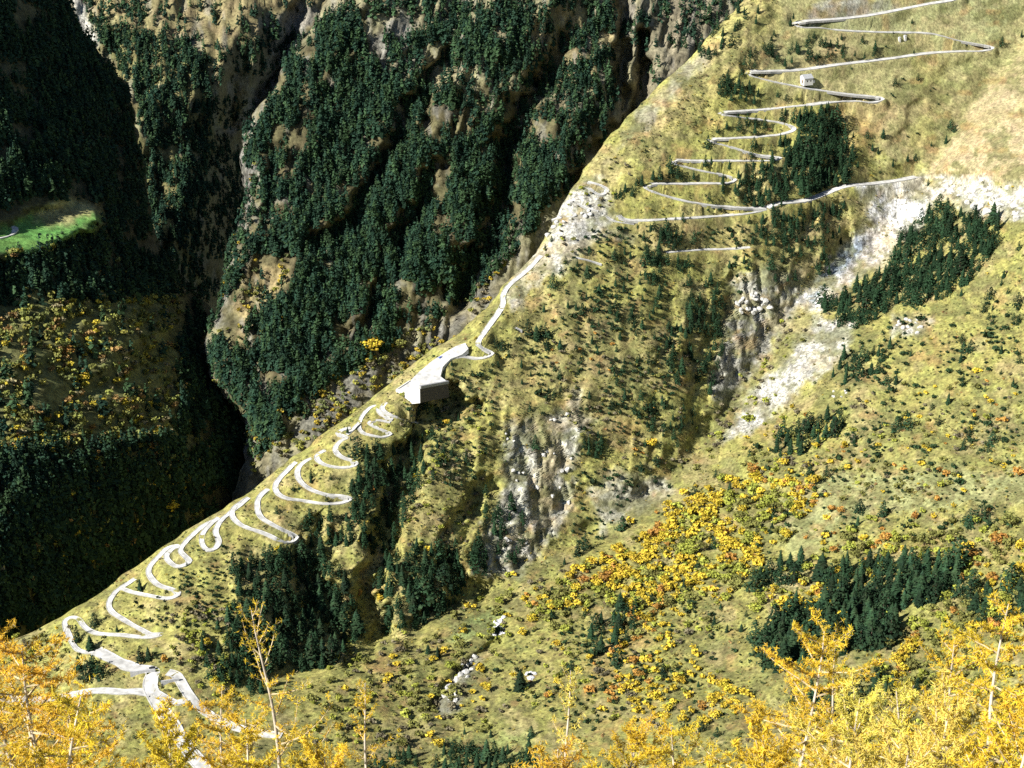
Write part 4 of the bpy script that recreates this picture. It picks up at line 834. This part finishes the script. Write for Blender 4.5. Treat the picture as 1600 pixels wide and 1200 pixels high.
forest('shaded_forest', YC, [([(-80, 0), (110, 0), (200, 130), (228, 280), (240, 380), (300, 450), (150, 400), (170, 320), (60, 310), (-80, 360)], 3200), ([(-80, 430), (130, 380), (300, 450), (345, 560), (385, 640), (390, 720), (360, 800), (200, 920), (0, 1010), (-80, 1020), (-80, 720), (280, 690), (290, 470), (-80, 480)], 3800), ([(-80, 470), (290, 470), (290, 700), (-80, 740)], 110)],
    (14, 24), CONF, T_FAR, 304, edgeC, -1)
forest('autumn_wood', YC, [([(-80, 500), (90, 480), (290, 430), (280, 520), (300, 640), (250, 690), (120, 740), (-80, 760)], 1000), ([(-60, 400), (60, 392), (130, 372), (150, 400), (60, 430), (-60, 440)], 120), ([(-80, 680), (320, 660), (330, 800), (100, 900), (-80, 900)], 330), ([(0, 690), (300, 680), (300, 760), (0, 790)], 200), ([(60, 430), (290, 390), (290, 480), (0, 500)], 120), ([(50, 850), (110, 840), (100, 940), (40, 940)], 24)],
    (6, 11), LEAF_S, [(0.20, 0.20, 0.055), (0.22, 0.23, 0.06), (0.28, 0.26, 0.06), (0.24, 0.21, 0.11), (0.44, 0.35, 0.04), (0.17, 0.19, 0.06), (0.22, 0.24, 0.06), (.30, .19, .07)], 305, edgeC, -1)
# trees of the opposite slopes that stand out one by one
for Yf, u, v, h, col, lab in [(YA, 582, 550, 30, 'yellow', 'large golden yellow tree at the foot of the dark forest'), (YA, 624, 545, 22, 'olive', 'wide olive tree right of the large golden one'),
        (YC, 106, 556, 20, 'orange', 'orange tree in the wood on the shaded slope'), (YC, 131, 596, 17, 'yellow', 'bright yellow tree in the wood on the shaded slope'), (YC, 35, 574, 12, 'orange', 'small red orange tree near the left edge'),
        (YC, 98, 514, 11, 'yellow', 'small yellow tree above the orange one on the shaded slope'), (YC, 266, 800, 24, 'yellow', 'yellow tree standing alone in the black gorge shade'), (YC, 80, 715, 20, 'yellow', 'yellow green tree among dark conifers at left'), (YC, 146, 672, 12, 'orange', 'small pinkish orange tree among the dark conifers'),
        (YC, 250, 638, 10, 'yellow', 'tiny golden tree at the edge of the black gorge'), (YC, 216, 410, 12, 'lime', 'single pale green tree in the shade right of the meadow'), (YC, 160, 845, 14, 'orange', 'small orange tree low on the shaded slope')]:
    Y = float(Yf(np.array([u]), np.array([v]))[0]); p = unproject(u, v, Y); hh = h * Y / F
    root = empty('autumn_tree', (p[0], p[1], p[2] - .5)); obj('crown', proto_mesh('leafy', 3 if h > 20 else 1, col), root); obj('trunk', tr_lea, root); root.scale = (hh * 1.25, hh * 1.25, hh); tag(root, lab, 'autumn tree')

# ------------------------------------------------------------------ low scrub over the sunny slopes
def scrub(n, seed):
    rng = np.random.default_rng(seed); u = rng.uniform(0, 1605, n); v = rng.uniform(0, 1200, n)
    ok = (u > crest_u(v) + 2) & (pmask(u, v, SMOOTH, 20, 5) < rng.random(n) * .9 + .08)
    for P, col, st in MAIN_PAINT:
        if col is C_WHITE or (np.ndim(col) and abs(col[0] - col[2]) < .09): ok &= (pmask(u, v, P, 10, 8) < rng.random(n) * 1.3)
    dens = fbm(u / 60, v / 45, 3, 77); ok &= dens + rng.random(n) * 1.4 - .4 > 0
    u, v = u[ok], v[ok]; Y = Ymain(u, v); P = unproject(u, v, Y); items = []
    pal = [(0.15, 0.145, 0.05), (0.09, 0.11, 0.04), (0.26, 0.22, 0.07), (0.03, 0.055, 0.022), (0.19, 0.15, 0.08), (0.38, 0.30, 0.06), (0.28, 0.17, 0.07)]
    pw = np.array([.3, .2, .18, .14, .1, .05, .03])
    ks = rng.choice(len(pal), len(u), p=pw)
    for i in range(len(u)):
        if near_road(P[i], 1.5): continue
        s = rng.uniform(0.9, 2.4) * (1.6 if rng.random() < .12 else .85)
        items.append(((P[i][0], P[i][1], P[i][2] - .25), s, s * rng.uniform(.6, .95), rng.random() * 6.28, int(rng.integers(3)), np.array(pal[ks[i]]) * rng.uniform(.75, 1.3)))
    return merged('low_scrub', M_tint, items, BUSH)
scrub(60000, 5)
# ------------------------------------------------------------------ buildings and stone
from mathutils.geometry import tessellate_polygon
TRI = [tuple(t) for t in tessellate_polygon([[Vector((u, -v, 0)) for u, v in TERRACE_PX]])]
def prism(top, batter, depth):
    """solid under a polygon of 3-D corners, walls leaning outward by batter per metre"""
    P = [np.array(p, float) for p in top]; c = np.mean(P[:3], 0) + np.array((0, 12, 0)); n = len(P)
    V = P + [np.array((*(p[:2] + (p[:2] - c[:2]) / np.linalg.norm(p[:2] - c[:2]) * batter * depth), p[2] - depth)) if i < 3 else p - np.array((0, 0, 4)) for i, p in enumerate(P)]
    return V, TRI + [(i, n + i, n + (i + 1) % n, (i + 1) % n) for i in range(n)]
def pymesh(name, V, Fs, mat, bevel=0):
    me = bpy.data.meshes.new(name); me.from_pydata([tuple(map(float, v)) for v in V], [], Fs); me.materials.append(mat); me.update(); return me
def boxes(name, B, mat):
    """B: list of (cx,cy,cz,sx,sy,sz[,rotz])"""
    V, Fs = [], []
    for b in B:
        cx, cy, cz, sx, sy, sz = b[:6]; r = b[6] if len(b) > 6 else 0; c, s = math.cos(r), math.sin(r); k = len(V)
        for dz in (-.5, .5):
            for dx, dy in ((-.5, -.5), (.5, -.5), (.5, .5), (-.5, .5)):
                x, y = dx * sx, dy * sy; V.append((cx + x * c - y * s, cy + x * s + y * c, cz + dz * sz))
        Fs += [(k, k + 3, k + 2, k + 1), (k + 4, k + 5, k + 6, k + 7)] + [(k + i, k + (i + 1) % 4, k + 4 + (i + 1) % 4, k + 4 + i) for i in range(4)]
    return pymesh(name, V, Fs, mat)
# bastion: limewashed retaining walls round a gravel terrace, grey coping on the shaded side
T = np.array(terrace)
cB = T.mean(0); off3 = np.array((cB[0], cB[1], T[:, 2].min() - 16)); root = empty('bastion', tuple(off3))
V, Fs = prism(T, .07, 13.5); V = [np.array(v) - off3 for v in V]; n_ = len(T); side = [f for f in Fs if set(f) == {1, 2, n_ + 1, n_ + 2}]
obj('retaining_wall', pymesh('retaining_wall', V, [f for f in Fs if f not in side], M_wall), root)
M_wallshade = simple_mat('shade_toned_stone', (0.10, 0.09, 0.08), .3, .8, .9, bump=.4)  # right wall alone gets darker stone: its shade is put into the colour
tag(obj('side_wall', pymesh('side_wall', [V[i] for i in side[0]], [(0, 1, 2, 3)], M_wallshade), root), 'side wall with shade put into its dark stone colour')
def rail(name, a, b, h, t, mat, up=0.0):
    a = np.array(a) - off3; b = np.array(b) - off3; d = (b - a)[:2]; d = d / np.linalg.norm(d); nn = np.array((-d[1], d[0], 0)) * t / 2; V = []
    for p in (a, b):
        for s_, z_ in ((-1, up - 1.2), (1, up - 1.2), (1, up + h), (-1, up + h)): V.append(p + nn * s_ + np.array((0, 0, z_)))
    return obj(name, pymesh(name, V, [(0, 1, 2, 3), (7, 6, 5, 4), (0, 4, 5, 1), (1, 5, 6, 2), (2, 6, 7, 3), (3, 7, 4, 0)], mat), root)
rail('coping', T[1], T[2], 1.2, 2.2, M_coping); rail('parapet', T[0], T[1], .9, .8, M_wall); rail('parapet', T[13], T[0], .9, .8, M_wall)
obj('terrace_floor', pymesh('terrace_floor', [p + np.array((0, 0, .08)) - off3 for p in T], TRI, M_road), root)
tag(root, 'white masonry bastion on the ridge with its right wall in black shadow', 'fortification')

def ground_at(u, v, sink=0.0):
    p = unproject(u, v, float(Ymain(np.array([u]), np.array([v]))[0])); return (float(p[0]), float(p[1]), float(p[2]) - sink)
# stone house by the upper road
p = ground_at(1260, 128.5, .4); hs = empty('stone_house', p); hs.rotation_euler = (0, 0, math.radians(24))
Wd, Dp, Hh, Rg = 10.5, 8.0, 5.2, 3.0
Vh = [(-Wd/2, -Dp/2, -2), (Wd/2, -Dp/2, -2), (Wd/2, Dp/2, -2), (-Wd/2, Dp/2, -2), (-Wd/2, -Dp/2, Hh), (Wd/2, -Dp/2, Hh), (Wd/2, Dp/2, Hh + 1), (-Wd/2, Dp/2, Hh + 1), (-Wd/2, 0.6, Hh + Rg), (Wd/2, .6, Hh + Rg)]
obj('wall', pymesh('wall', Vh, [(0, 3, 2, 1), (0, 1, 5, 4), (2, 3, 7, 6), (1, 2, 6, 9, 5), (3, 0, 4, 8, 7)], M_wall), hs)
Vr = [(-Wd/2 - .3, -Dp/2 - .5, Hh - .35), (Wd/2 + .3, -Dp/2 - .5, Hh - .35), (Wd/2 + .3, .6, Hh + Rg + .05), (-Wd/2 - .3, .6, Hh + Rg + .05), (Wd/2 + .3, Dp/2 + .4, Hh + .75), (-Wd/2 - .3, Dp/2 + .4, Hh + .75)]
Vr2 = Vr + [(x, y, z + .3) for x, y, z in Vr]
obj('roof', pymesh('roof', Vr2, [(6, 7, 8, 9), (9, 8, 10, 11), (0, 3, 2, 1), (3, 5, 4, 2), (0, 1, 7, 6), (5, 11, 10, 4), (1, 2, 8, 7), (2, 4, 10, 8), (3, 0, 6, 9), (5, 3, 9, 11)], M_roof), hs)
obj('door', boxes('door', [(-Wd/2 - .03, -.6, 1.2, .12, 1.7, 3.2)], M_dark), hs)
obj('door_frame', boxes('door_frame', [(-Wd/2 - .02, -1.65, 1.5, .14, .4, 4.0), (-Wd/2 - .02, .45, 1.5, .14, .4, 4.0), (-Wd/2 - .02, -.6, 3.1, .14, 2.5, .5)], M_brick), hs)
for x in (-1.6, 2.4):
    w_ = obj('window', boxes('window', [(x, -Dp/2 - .03, 2.3, 1.1, .12, 1.4)], M_dark), hs)
obj('side_wall', boxes('side_wall', [(Wd/2 + 2.0, -1.0, .4, 4.0, .6, 2.6)], M_wall), hs)
tag(hs, 'small white stone house with grey roof beside the upper road', 'house')
# two stone pillars on the high pasture
for k, (u, v, w, h) in enumerate(((1405, 64.5, 2.2, 4.6), (1413.5, 63, 2.4, 5.6))):
    p = ground_at(u, v, .3); r = empty('stone_hut', p); r.rotation_euler = (0, 0, .4)
    obj('wall', boxes('wall', [(0, 0, h / 2 - 1, w, w * 1.15, h + 1)], M_wall), r)
    pv = [(-w/2 - .2, -w*.6 - .2, h - .5), (w/2 + .2, -w*.6 - .2, h - .5), (w/2 + .2, w*.6 + .2, h - .5), (-w/2 - .2, w*.6 + .2, h - .5), (0, 0, h + .7)]
    obj('roof', pymesh('roof', pv, [(0, 1, 4), (1, 2, 4), (2, 3, 4), (3, 0, 4), (3, 2, 1, 0)], M_roof), r)
    tag(r, ['shorter left one of two narrow pale stone huts on the high pasture', 'taller right one of two narrow pale stone huts on the high pasture'][k], 'hut', 'pair of narrow stone huts')
# cars
M_blue = simple_mat('blue_paint', (0.10, 0.16, 0.50), .03, 1, .35); M_glass = simple_mat('car_glass', (0.02, 0.025, 0.03), .05, 1, .1); M_tyre = simple_mat('tyre_rubber', (0.02, 0.02, 0.02), .1, 2)
M_dcar = simple_mat('dark_paint', (0.05, 0.05, 0.06), .03, 1, .35); M_hub = simple_mat('wheel_rim', (.5, .5, .52), .05, 1, .4)
def car(u, v, rot, paint, label):
    p = ground_at(u, v); z = max(p[2], -1e9); co, k, d = kd.find((p[0], p[1], 0)); z = kd_pts[k][0][2] + .35 if d < 12 else p[2]
    r = empty('parked_car', (p[0], p[1], z)); r.rotation_euler = (0, 0, rot)
    prof = [(-2.15, .35), (-2.2, .8), (-2.05, .95), (-1.3, 1.0), (-.75, 1.42), (.85, 1.45), (1.75, 1.0), (2.15, .9), (2.2, .4)]
    V = [(x, -.82 + (.12 if z_ > 1.2 else 0), z_) for x, z_ in prof] + [(x, .82 - (.12 if z_ > 1.2 else 0), z_) for x, z_ in prof]; n = len(prof)
    Fs = [tuple(range(n)), tuple(range(2 * n - 1, n - 1, -1))] + [(i, n + i, n + (i + 1) % n, (i + 1) % n) for i in range(n)]
    obj('body', pymesh('body', V, Fs, paint), r)
    obj('windscreen', pymesh('windscreen', [(-1.27, -.66, 1.04), (-1.27, .66, 1.04), (-.82, .6, 1.40), (-.82, -.6, 1.40)], [(0, 1, 2, 3)], M_glass), r)
    obj('rear_window', pymesh('rear_window', [(1.70, -.66, 1.06), (1.70, .66, 1.06), (.94, .6, 1.43), (.94, -.6, 1.43)], [(3, 2, 1, 0)], M_glass), r)
    for s in (-1, 1):
        y = s * .835
        obj('side_window', pymesh('side_window', [(-1.1, y, 1.03), (1.45, y, 1.03), (.8, s * .73, 1.38), (-.72, s * .73, 1.38)], [(0, 1, 2, 3)], M_glass), r)
        for x in (-1.35, 1.35):
            Vw = []; 
            for yy in (s * .66, s * .88): Vw += [(x + .33 * math.cos(t * .5236), yy, .33 + .33 * math.sin(t * .5236)) for t in range(12)]
            wv = obj('wheel', pymesh('wheel', Vw, [tuple(range(12)), tuple(range(23, 11, -1))] + [(i, (i + 1) % 12, 12 + (i + 1) % 12, 12 + i) for i in range(12)], M_tyre), r)
    tag(r, label, 'car'); return r
car(689, 560, .7, M_blue, 'small blue car parked on the gravel apron behind the white bastion')
car(238, 1046, .2, M_dcar, 'dark car on the pale village road bend')
# boulders and outcrops
def rock_mesh(seed, flat=.7):
    r = np.random.default_rng(seed); import bmesh
    bm = bmesh.new(); bmesh.ops.create_icosphere(bm, subdivisions=2, radius=.5)
    N = r.normal(size=(9, 3)); N /= np.linalg.norm(N, axis=1)[:, None]; dd = r.uniform(.26, .42, 9)
    for v in bm.verts:
        p = np.array(v.co)
        for n_, d_ in zip(N, dd):
            t = p @ n_
            if t > d_: p = p - n_ * (t - d_)
        v.co = (p[0] * 1.15, p[1], p[2] * flat)
    me = bpy.data.meshes.new('rock'); bm.to_mesh(me); bm.free(); me.materials.append(M_rock); return me
ROCKS = [rock_mesh(s, f) for s, f in ((1, .7), (2, .9), (3, 1.1), (4, .6))]
def rocks(poly, n, h0, h1, lab, grp, seed, lst=None):
    rng = np.random.default_rng(seed)
    for u, v in (lst or in_poly(poly, n, rng)):
        Y = float(Ymain(np.array([u]), np.array([v]))[0]); h = rng.uniform(h0, h1) * Y / F; p = unproject(u, v, Y)
        if u < crest_u(np.array([v]))[0] + 2 or near_road(p, 1): continue
        o = obj('boulder', ROCKS[int(rng.integers(4))], None, (p[0], p[1], p[2] + h * .12)); o.scale = (h, h * rng.uniform(.8, 1.2), h); o.rotation_euler = (rng.normal(0, .3), rng.normal(0, .3), rng.random() * 6.28)
        tag(o, lab, 'boulder', grp)
rocks([(1150, 460), (1200, 460), (1205, 490), (1150, 490)], 26, 6, 12, 'pale boulder among the rocks at the head of the grey scree fan', 'boulders at the head of the grey scree fan', 1)
rocks([(1465, 290), (1600, 295), (1600, 345), (1540, 335), (1480, 310)], 44, 6, 14, 'white boulder in the rock band at the right edge', 'boulders of the white rock band', 2)
rocks([(1400, 498), (1445, 500), (1440, 522), (1405, 520)], 14, 5, 11, 'white boulder in the pale rock patch on the near slope', 'boulders of the pale rock patch', 3)
rocks([(865, 315), (900, 310), (935, 335), (880, 350), (850, 385)], 26, 5, 12, 'pale crag rock on the buttress at the skyline', 'crag rocks of the buttress', 4)
rocks([(690, 1085), (735, 1022), (748, 1030), (712, 1100)], 22, 7, 14, 'grey rock of the dark rib on the near slope', 'rocks of the dark rib', 5)
rocks([(785, 670), (905, 625), (890, 800), (790, 880)], 26, 4, 9, 'grey rock lodged in the ravine', 'rocks lodged in the ravine', 6)
rocks([(1290, 608), (1330, 612), (1320, 622), (1295, 620)], 5, 4, 7, 'small white rock below the conifer clump', 'small white rocks below the clump', 7)
# the two star-shaped pale outcrops low on the near slope
def outcrop(px, thick, label):
    C3 = [np.array(ground_at(u, v)) for u, v in px]; c = np.mean(C3, 0); r = np.random.default_rng(3); V = [c * 0 + (0, 0, thick * 1.6)]
    for q in C3: V.append(q - c + (0, 0, thick * r.uniform(.4, 1.0)))
    n = len(C3)
    for q in C3: V.append((q - c) * 1.05 + (0, 0, -2.0))
    Fs = [(0, 1 + i, 1 + (i + 1) % n) for i in range(n)] + [(1 + i, 1 + n + i, 1 + n + (i + 1) % n, 1 + (i + 1) % n) for i in range(n)]
    Fs = [f[::-1] for f in Fs]
    o = obj('limestone_outcrop', pymesh('limestone_outcrop', V, Fs, M_outc), None, tuple(c)); tag(o, label, 'rock outcrop')
M_outc = simple_mat('white_limestone', (0.74, 0.74, 0.77), .12, .7, .85, bump=.5)
ROCKS_W = [m_.copy() for m_ in ROCKS]
for m_ in ROCKS_W: m_.materials[0] = M_outc
for (px_, nb, lab_, grp_) in (([(758, 984), (770, 978), (773, 969), (787, 965), (786, 978), (790, 991), (776, 1001), (766, 988)], 34, 'white limestone block in the bright heap beside the small green meadow', 'blocks of the bright limestone heap'), ([(820, 1053), (837, 1052), (829, 1065)], 9, 'white limestone block in the small heap right of the dark fir', 'blocks of the small limestone heap')):
    rg = np.random.default_rng(nb)
    for u, v in in_poly(px_, nb, rg):
        p = ground_at(u, v); h = rg.uniform(2.2, 4.6); o = obj('boulder', ROCKS_W[int(rg.integers(4))], None, (p[0], p[1], p[2] + .1 * h)); o.scale = (h, h, h * .7); o.rotation_euler = (0, rg.normal(0, .25), rg.random() * 6.28)
        tag(o, lab_, 'boulder', grp_)
# walls at the village road
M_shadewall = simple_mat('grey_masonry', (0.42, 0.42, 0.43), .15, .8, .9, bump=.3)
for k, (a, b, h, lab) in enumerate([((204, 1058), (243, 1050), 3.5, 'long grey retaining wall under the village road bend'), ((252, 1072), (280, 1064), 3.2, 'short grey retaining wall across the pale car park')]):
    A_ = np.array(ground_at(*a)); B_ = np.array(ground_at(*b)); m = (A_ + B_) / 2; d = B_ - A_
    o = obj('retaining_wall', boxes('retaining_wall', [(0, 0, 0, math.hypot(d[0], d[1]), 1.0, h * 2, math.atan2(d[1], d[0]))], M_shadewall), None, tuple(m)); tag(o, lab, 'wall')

# ------------------------------------------------------------------ near ground and foreground larches
gx = np.linspace(-90, 90, 61); gy = np.concatenate([np.linspace(4, 120, 50), [128, 140, 160, 200, 300]])
GX, GY = np.meshgrid(gx, gy)
def near_z(x, y): return -16 - 0.72 * y + .7 * fbm(x / 9.0, y / 9.0, 3, 401) - np.clip(y - 105, 0, None) * 2.2
GZ = near_z(GX, GY)
me = mesh_np('near_hillside', np.stack([GX.ravel(), GY.ravel(), GZ.ravel()], 1), grid_faces(len(gy), len(gx)), [M_ground], smooth=True, colors={'tint': np.tile(C_OLIVE, (GX.size, 1))})
tag(obj('near_hillside', me), kind='structure')

M_lbark = simple_mat('larch_bark', (0.56, 0.48, 0.38), .3, 3.0); M_twig = simple_mat('larch_twig', (0.5, 0.4, 0.24), .3, 4.0)
M_needle = [simple_mat('golden_needles', (0.86, 0.62, 0.055), .3, 1.5, .7, hue=.015, transl=.35), simple_mat('amber_needles', (0.80, 0.52, 0.05), .35, 1.5, .7, hue=.02, transl=.3), simple_mat('straw_needles', (0.88, 0.72, 0.15), .25, 1.5, .7, hue=.015, transl=.35)]
def larch(seed, H, spread, density, tuft=.085, levels=1.0, curve=.0, sparse_top=0.0, up=.35, from_h=0.25):
    r = np.random.default_rng(seed); TV, TF = [], []; WV, WF = [], []; NV, NF = [], []
    def tube(V, Fq, pts, rad, sides=5):
        k0 = len(V)
        for i, (p, rr) in enumerate(zip(pts, rad)):
            d = pts[min(i + 1, len(pts) - 1)] - pts[max(i - 1, 0)]; d = d / (np.linalg.norm(d) + 1e-9)
            x = np.cross(d, (.31, .7, .2)); x /= np.linalg.norm(x) + 1e-9; y = np.cross(d, x)
            for j in range(sides):
                t = 6.283 * j / sides; V.append(p + (x * math.cos(t) + y * math.sin(t)) * rr)
        for i in range(len(pts) - 1):
            for j in range(sides): a = k0 + i * sides; Fq.append((a + j, a + (j + 1) % sides, a + sides + (j + 1) % sides, a + sides + j))
    def tufts(p0, p1, dens):
        L = np.linalg.norm(p1 - p0); n = int(L * dens)
        for _ in range(n):
            c = p0 + (p1 - p0) * r.random() + r.normal(0, .015, 3)
            for q in range(6):
                d = r.normal(size=3); d[2] += .5; d /= np.linalg.norm(d); w = np.cross(d, r.normal(size=3)); w /= np.linalg.norm(w); s = tuft * r.uniform(.6, 1.3); k = len(NV)
                NV.extend([c - w * s * .10, c + w * s * .10, c + d * s + w * s * .03, c + d * s - w * s * .03]); NF.append((k, k + 1, k + 2, k + 3))
    n = 14; zz = np.linspace(0, H, n); ph = r.random() * 6
    trunk = np.stack([curve * np.sin(zz / H * 2.4) * H * .12 + .12 * np.sin(zz * .9 + ph) * (zz / H), .1 * np.cos(zz * .8 + ph) * (zz / H), zz], 1)
    tube(TV, TF, trunk, .0075 * H * (1 - zz / H) ** .8 + .012, 7)
    z = from_h * H; a = r.random() * 6
    while z < H - .15:
        t = z / H; L = spread * (1 - t) ** .6 * r.uniform(.65, 1.15) + .25
        b0 = np.array([np.interp(z, zz, trunk[:, 0]), np.interp(z, zz, trunk[:, 1]), z]); a += 2.4 + r.normal(0, .4); z += r.uniform(.09, .2) * (1 + sparse_top * 1.2)
        m = 7; pts = [b0]; dirv = np.array([math.cos(a), math.sin(a), r.uniform(-.25, .1) + (up * 1.3 if t > .8 else 0)])
        for i in range(m):
            dirv = dirv + np.array([r.normal(0, .08), r.normal(0, .08), up * .16 + r.normal(0, .04)]); dirv /= np.linalg.norm(dirv); pts.append(pts[-1] + dirv * L / m)
        pts = np.array(pts); rad = np.linspace(.010 + .012 * L, .004, m + 1); tube(WV, WF, pts, rad, 4)
        dens = density * (1 - sparse_top * max(0, (t - .3)))
        for i in range(m):
            if i > 0: tufts(pts[i], pts[i + 1], dens)
            for s_ in (0, 1):
                if r.random() < .85 * levels:
                    tl = L * r.uniform(.12, .32) * (1 - .5 * i / m) + .06; side = np.cross(pts[i + 1] - pts[i], (0, 0, 1)); side = side / (np.linalg.norm(side) + 1e-9) * (1 if r.random() < .5 else -1)
                    q1 = pts[i] + (pts[i + 1] - pts[i]) * r.random(); d2 = side * .9 + (pts[i + 1] - pts[i]) / (L / m) * .6 + np.array((0, 0, r.uniform(-.35, .45))); d2 /= np.linalg.norm(d2)
                    q2 = q1 + d2 * tl * .5; q3 = q2 + (d2 + np.array((0, 0, .2))) * tl * .5; tube(WV, WF, np.array([q1, q2, q3]), [.005, .004, .0025], 3); tufts(q1, q3, dens)
    tufts(trunk[-2], trunk[-1], density)
    return (TV, TF), (WV, WF), (NV, NF)
LV = {}
def larch_meshes(key, *a, **k):
    t, w, n = larch(*a, **k)
    LV[key] = (mesh_np('larch_trunk', np.array(t[0]), np.array(t[1]), [M_lbark], smooth=True), mesh_np('larch_branches', np.array(w[0]), np.array(w[1]), [M_twig]), np.array(n[0]), np.array(n[1]))
larch_meshes('sparse', 1, 9.0, 2.6, 20, sparse_top=.8, up=.9, levels=.55)
larch_meshes('full', 2, 9.0, 3.0, 20, up=.35)
larch_meshes('full2', 3, 8.0, 2.9, 19, up=.6)
larch_meshes('wide', 4, 9.5, 4.4, 19, curve=.9, up=.3)
larch_meshes('dense', 5, 7.0, 3.2, 27, up=.75)
larch_meshes('thin', 6, 8.0, 1.5, 22, up=.9, sparse_top=.5, levels=.6)
needle_cache = {}
def needles(key, m):
    if (key, m) not in needle_cache: needle_cache[(key, m)] = mesh_np('larch_needles', LV[key][2], LV[key][3], [M_needle[m]])
    return needle_cache[(key, m)]
HTS = dict(sparse=9.0, full=9.0, full2=8.0, wide=9.5, dense=7.0, thin=8.0)
def place_larch(key, u, v, Y, rot, m, label, sc=1.0, lean=0.0):
    """u, v: where the tip stands; Y: metres away"""
    top = unproject(u, v, Y); H = HTS[key] * sc
    root = empty('larch_tree', (float(top[0]), float(top[1]), float(top[2]) - H)); root.rotation_euler = (0, lean, rot); root.scale = (sc, sc, sc)
    zb = float(near_z(top[0], top[1])); ext = (top[2] - H) - zb
    obj('trunk', LV[key][0], root); obj('branches', LV[key][1], root); obj('needles', needles(key, m), root)
    if ext > 0:
        rr = .0075 * HTS[key] + .012
        V = [(rr * k_ * math.cos(t * .9), rr * k_ * math.sin(t * .9), z_) for z_, k_ in ((.05, 1.0), (-ext / sc - .5, 1.5)) for t in range(7)]
        obj('lower_trunk', pymesh('lower_trunk', V, [(i, (i + 1) % 7, 7 + (i + 1) % 7, 7 + i) for i in range(7)], M_lbark), root)
    tag(root, label, 'larch'); return root
LARCHES = [
    ('sparse', 440, 940, 44, .3, 0, 'tall sparse larch with a pale bare trunk and thin golden twigs'),
    ('full2', 2, 935, 44, 1.2, 1, 'amber larch at the left edge, its tip above the others'),
    ('wide', 50, 1035, 34, 2.0, 1, 'wide amber larch spreading across the lower left corner'),
    ('full', 130, 1085, 32, 4.0, 1, 'amber larch second from the lower left corner'),
    ('dense', 215, 1150, 30, .8, 0, 'golden larch below the white car park'),
    ('full', 345, 1075, 50, 2.2, 0, 'golden larch right of the white car park'),
    ('full2', 385, 1135, 36, 5.2, 0, 'low golden larch left of the sparse pale-trunked one'),
    ('dense', 500, 1150, 32, 1.7, 0, 'bushy golden larch at the foot of the sparse one'),
    ('thin', 590, 1075, 48, 2.7, 0, 'thin leaning larch twig right of the sparse tree'),
    ('full2', 560, 1160, 42, 3.3, 0, 'golden larch tip at the bottom between the sparse tree and the dark row'),
    ('thin', 885, 1050, 46, 1.4, 2, 'thin pale larch with bare straw twigs right of the dark row'),
    ('dense', 935, 1135, 40, 2.9, 0, 'round golden larch at the bottom centre'),
    ('full2', 830, 1160, 36, 2.9, 1, 'low amber larch tip in front of the dark row'),
    ('wide', 1155, 985, 42, .2, 0, 'big spreading golden larch with a curved trunk right of centre'),
    ('full', 1050, 1125, 44, 5.0, 0, 'golden larch just left of the big spreading one'),
    ('full', 1245, 1115, 40, 3.0, 0, 'golden larch just right of the big spreading one'),
    ('thin', 1310, 1010, 46, 4.4, 0, 'slender golden larch against the spruce grove'),
    ('thin', 1375, 1050, 46, 2.4, 0, 'slender golden larch between two bushy ones at lower right'),
    ('dense', 1330, 1110, 34, 4.1, 2, 'straw coloured bushy larch low at the right'),
    ('full', 1430, 1085, 38, 5.5, 2, 'straw coloured larch third from the right edge'),
    ('full2', 1510, 985, 40, .9, 0, 'tall golden larch second from the right edge'),
    ('full', 1590, 960, 34, 1.9, 0, 'tallest golden larch at the right edge'),
    ('dense', 1480, 1110, 28, 3.9, 2, 'pale bushy larch in front near the lower right corner'),
    ('dense', 1570, 1080, 26, 2.3, 0, 'dense golden larch filling the lower right corner'),
    ('dense', 1180, 1150, 30, .6, 0, 'dense golden larch at the bottom under the big spreading one'),
    ('dense', 1400, 1150, 26, 5.1, 2, 'lowest straw coloured larch at the bottom right'),
    ('full', -10, 1080, 28, 3.1, 0, 'golden larch cut by the left edge'),
]
lr_ = np.random.default_rng(5)
for key, u, v, Y, rot, m, lab in LARCHES: place_larch(key, u, v, Y, rot, m, lab, lean=float(lr_.normal(0, .09)))
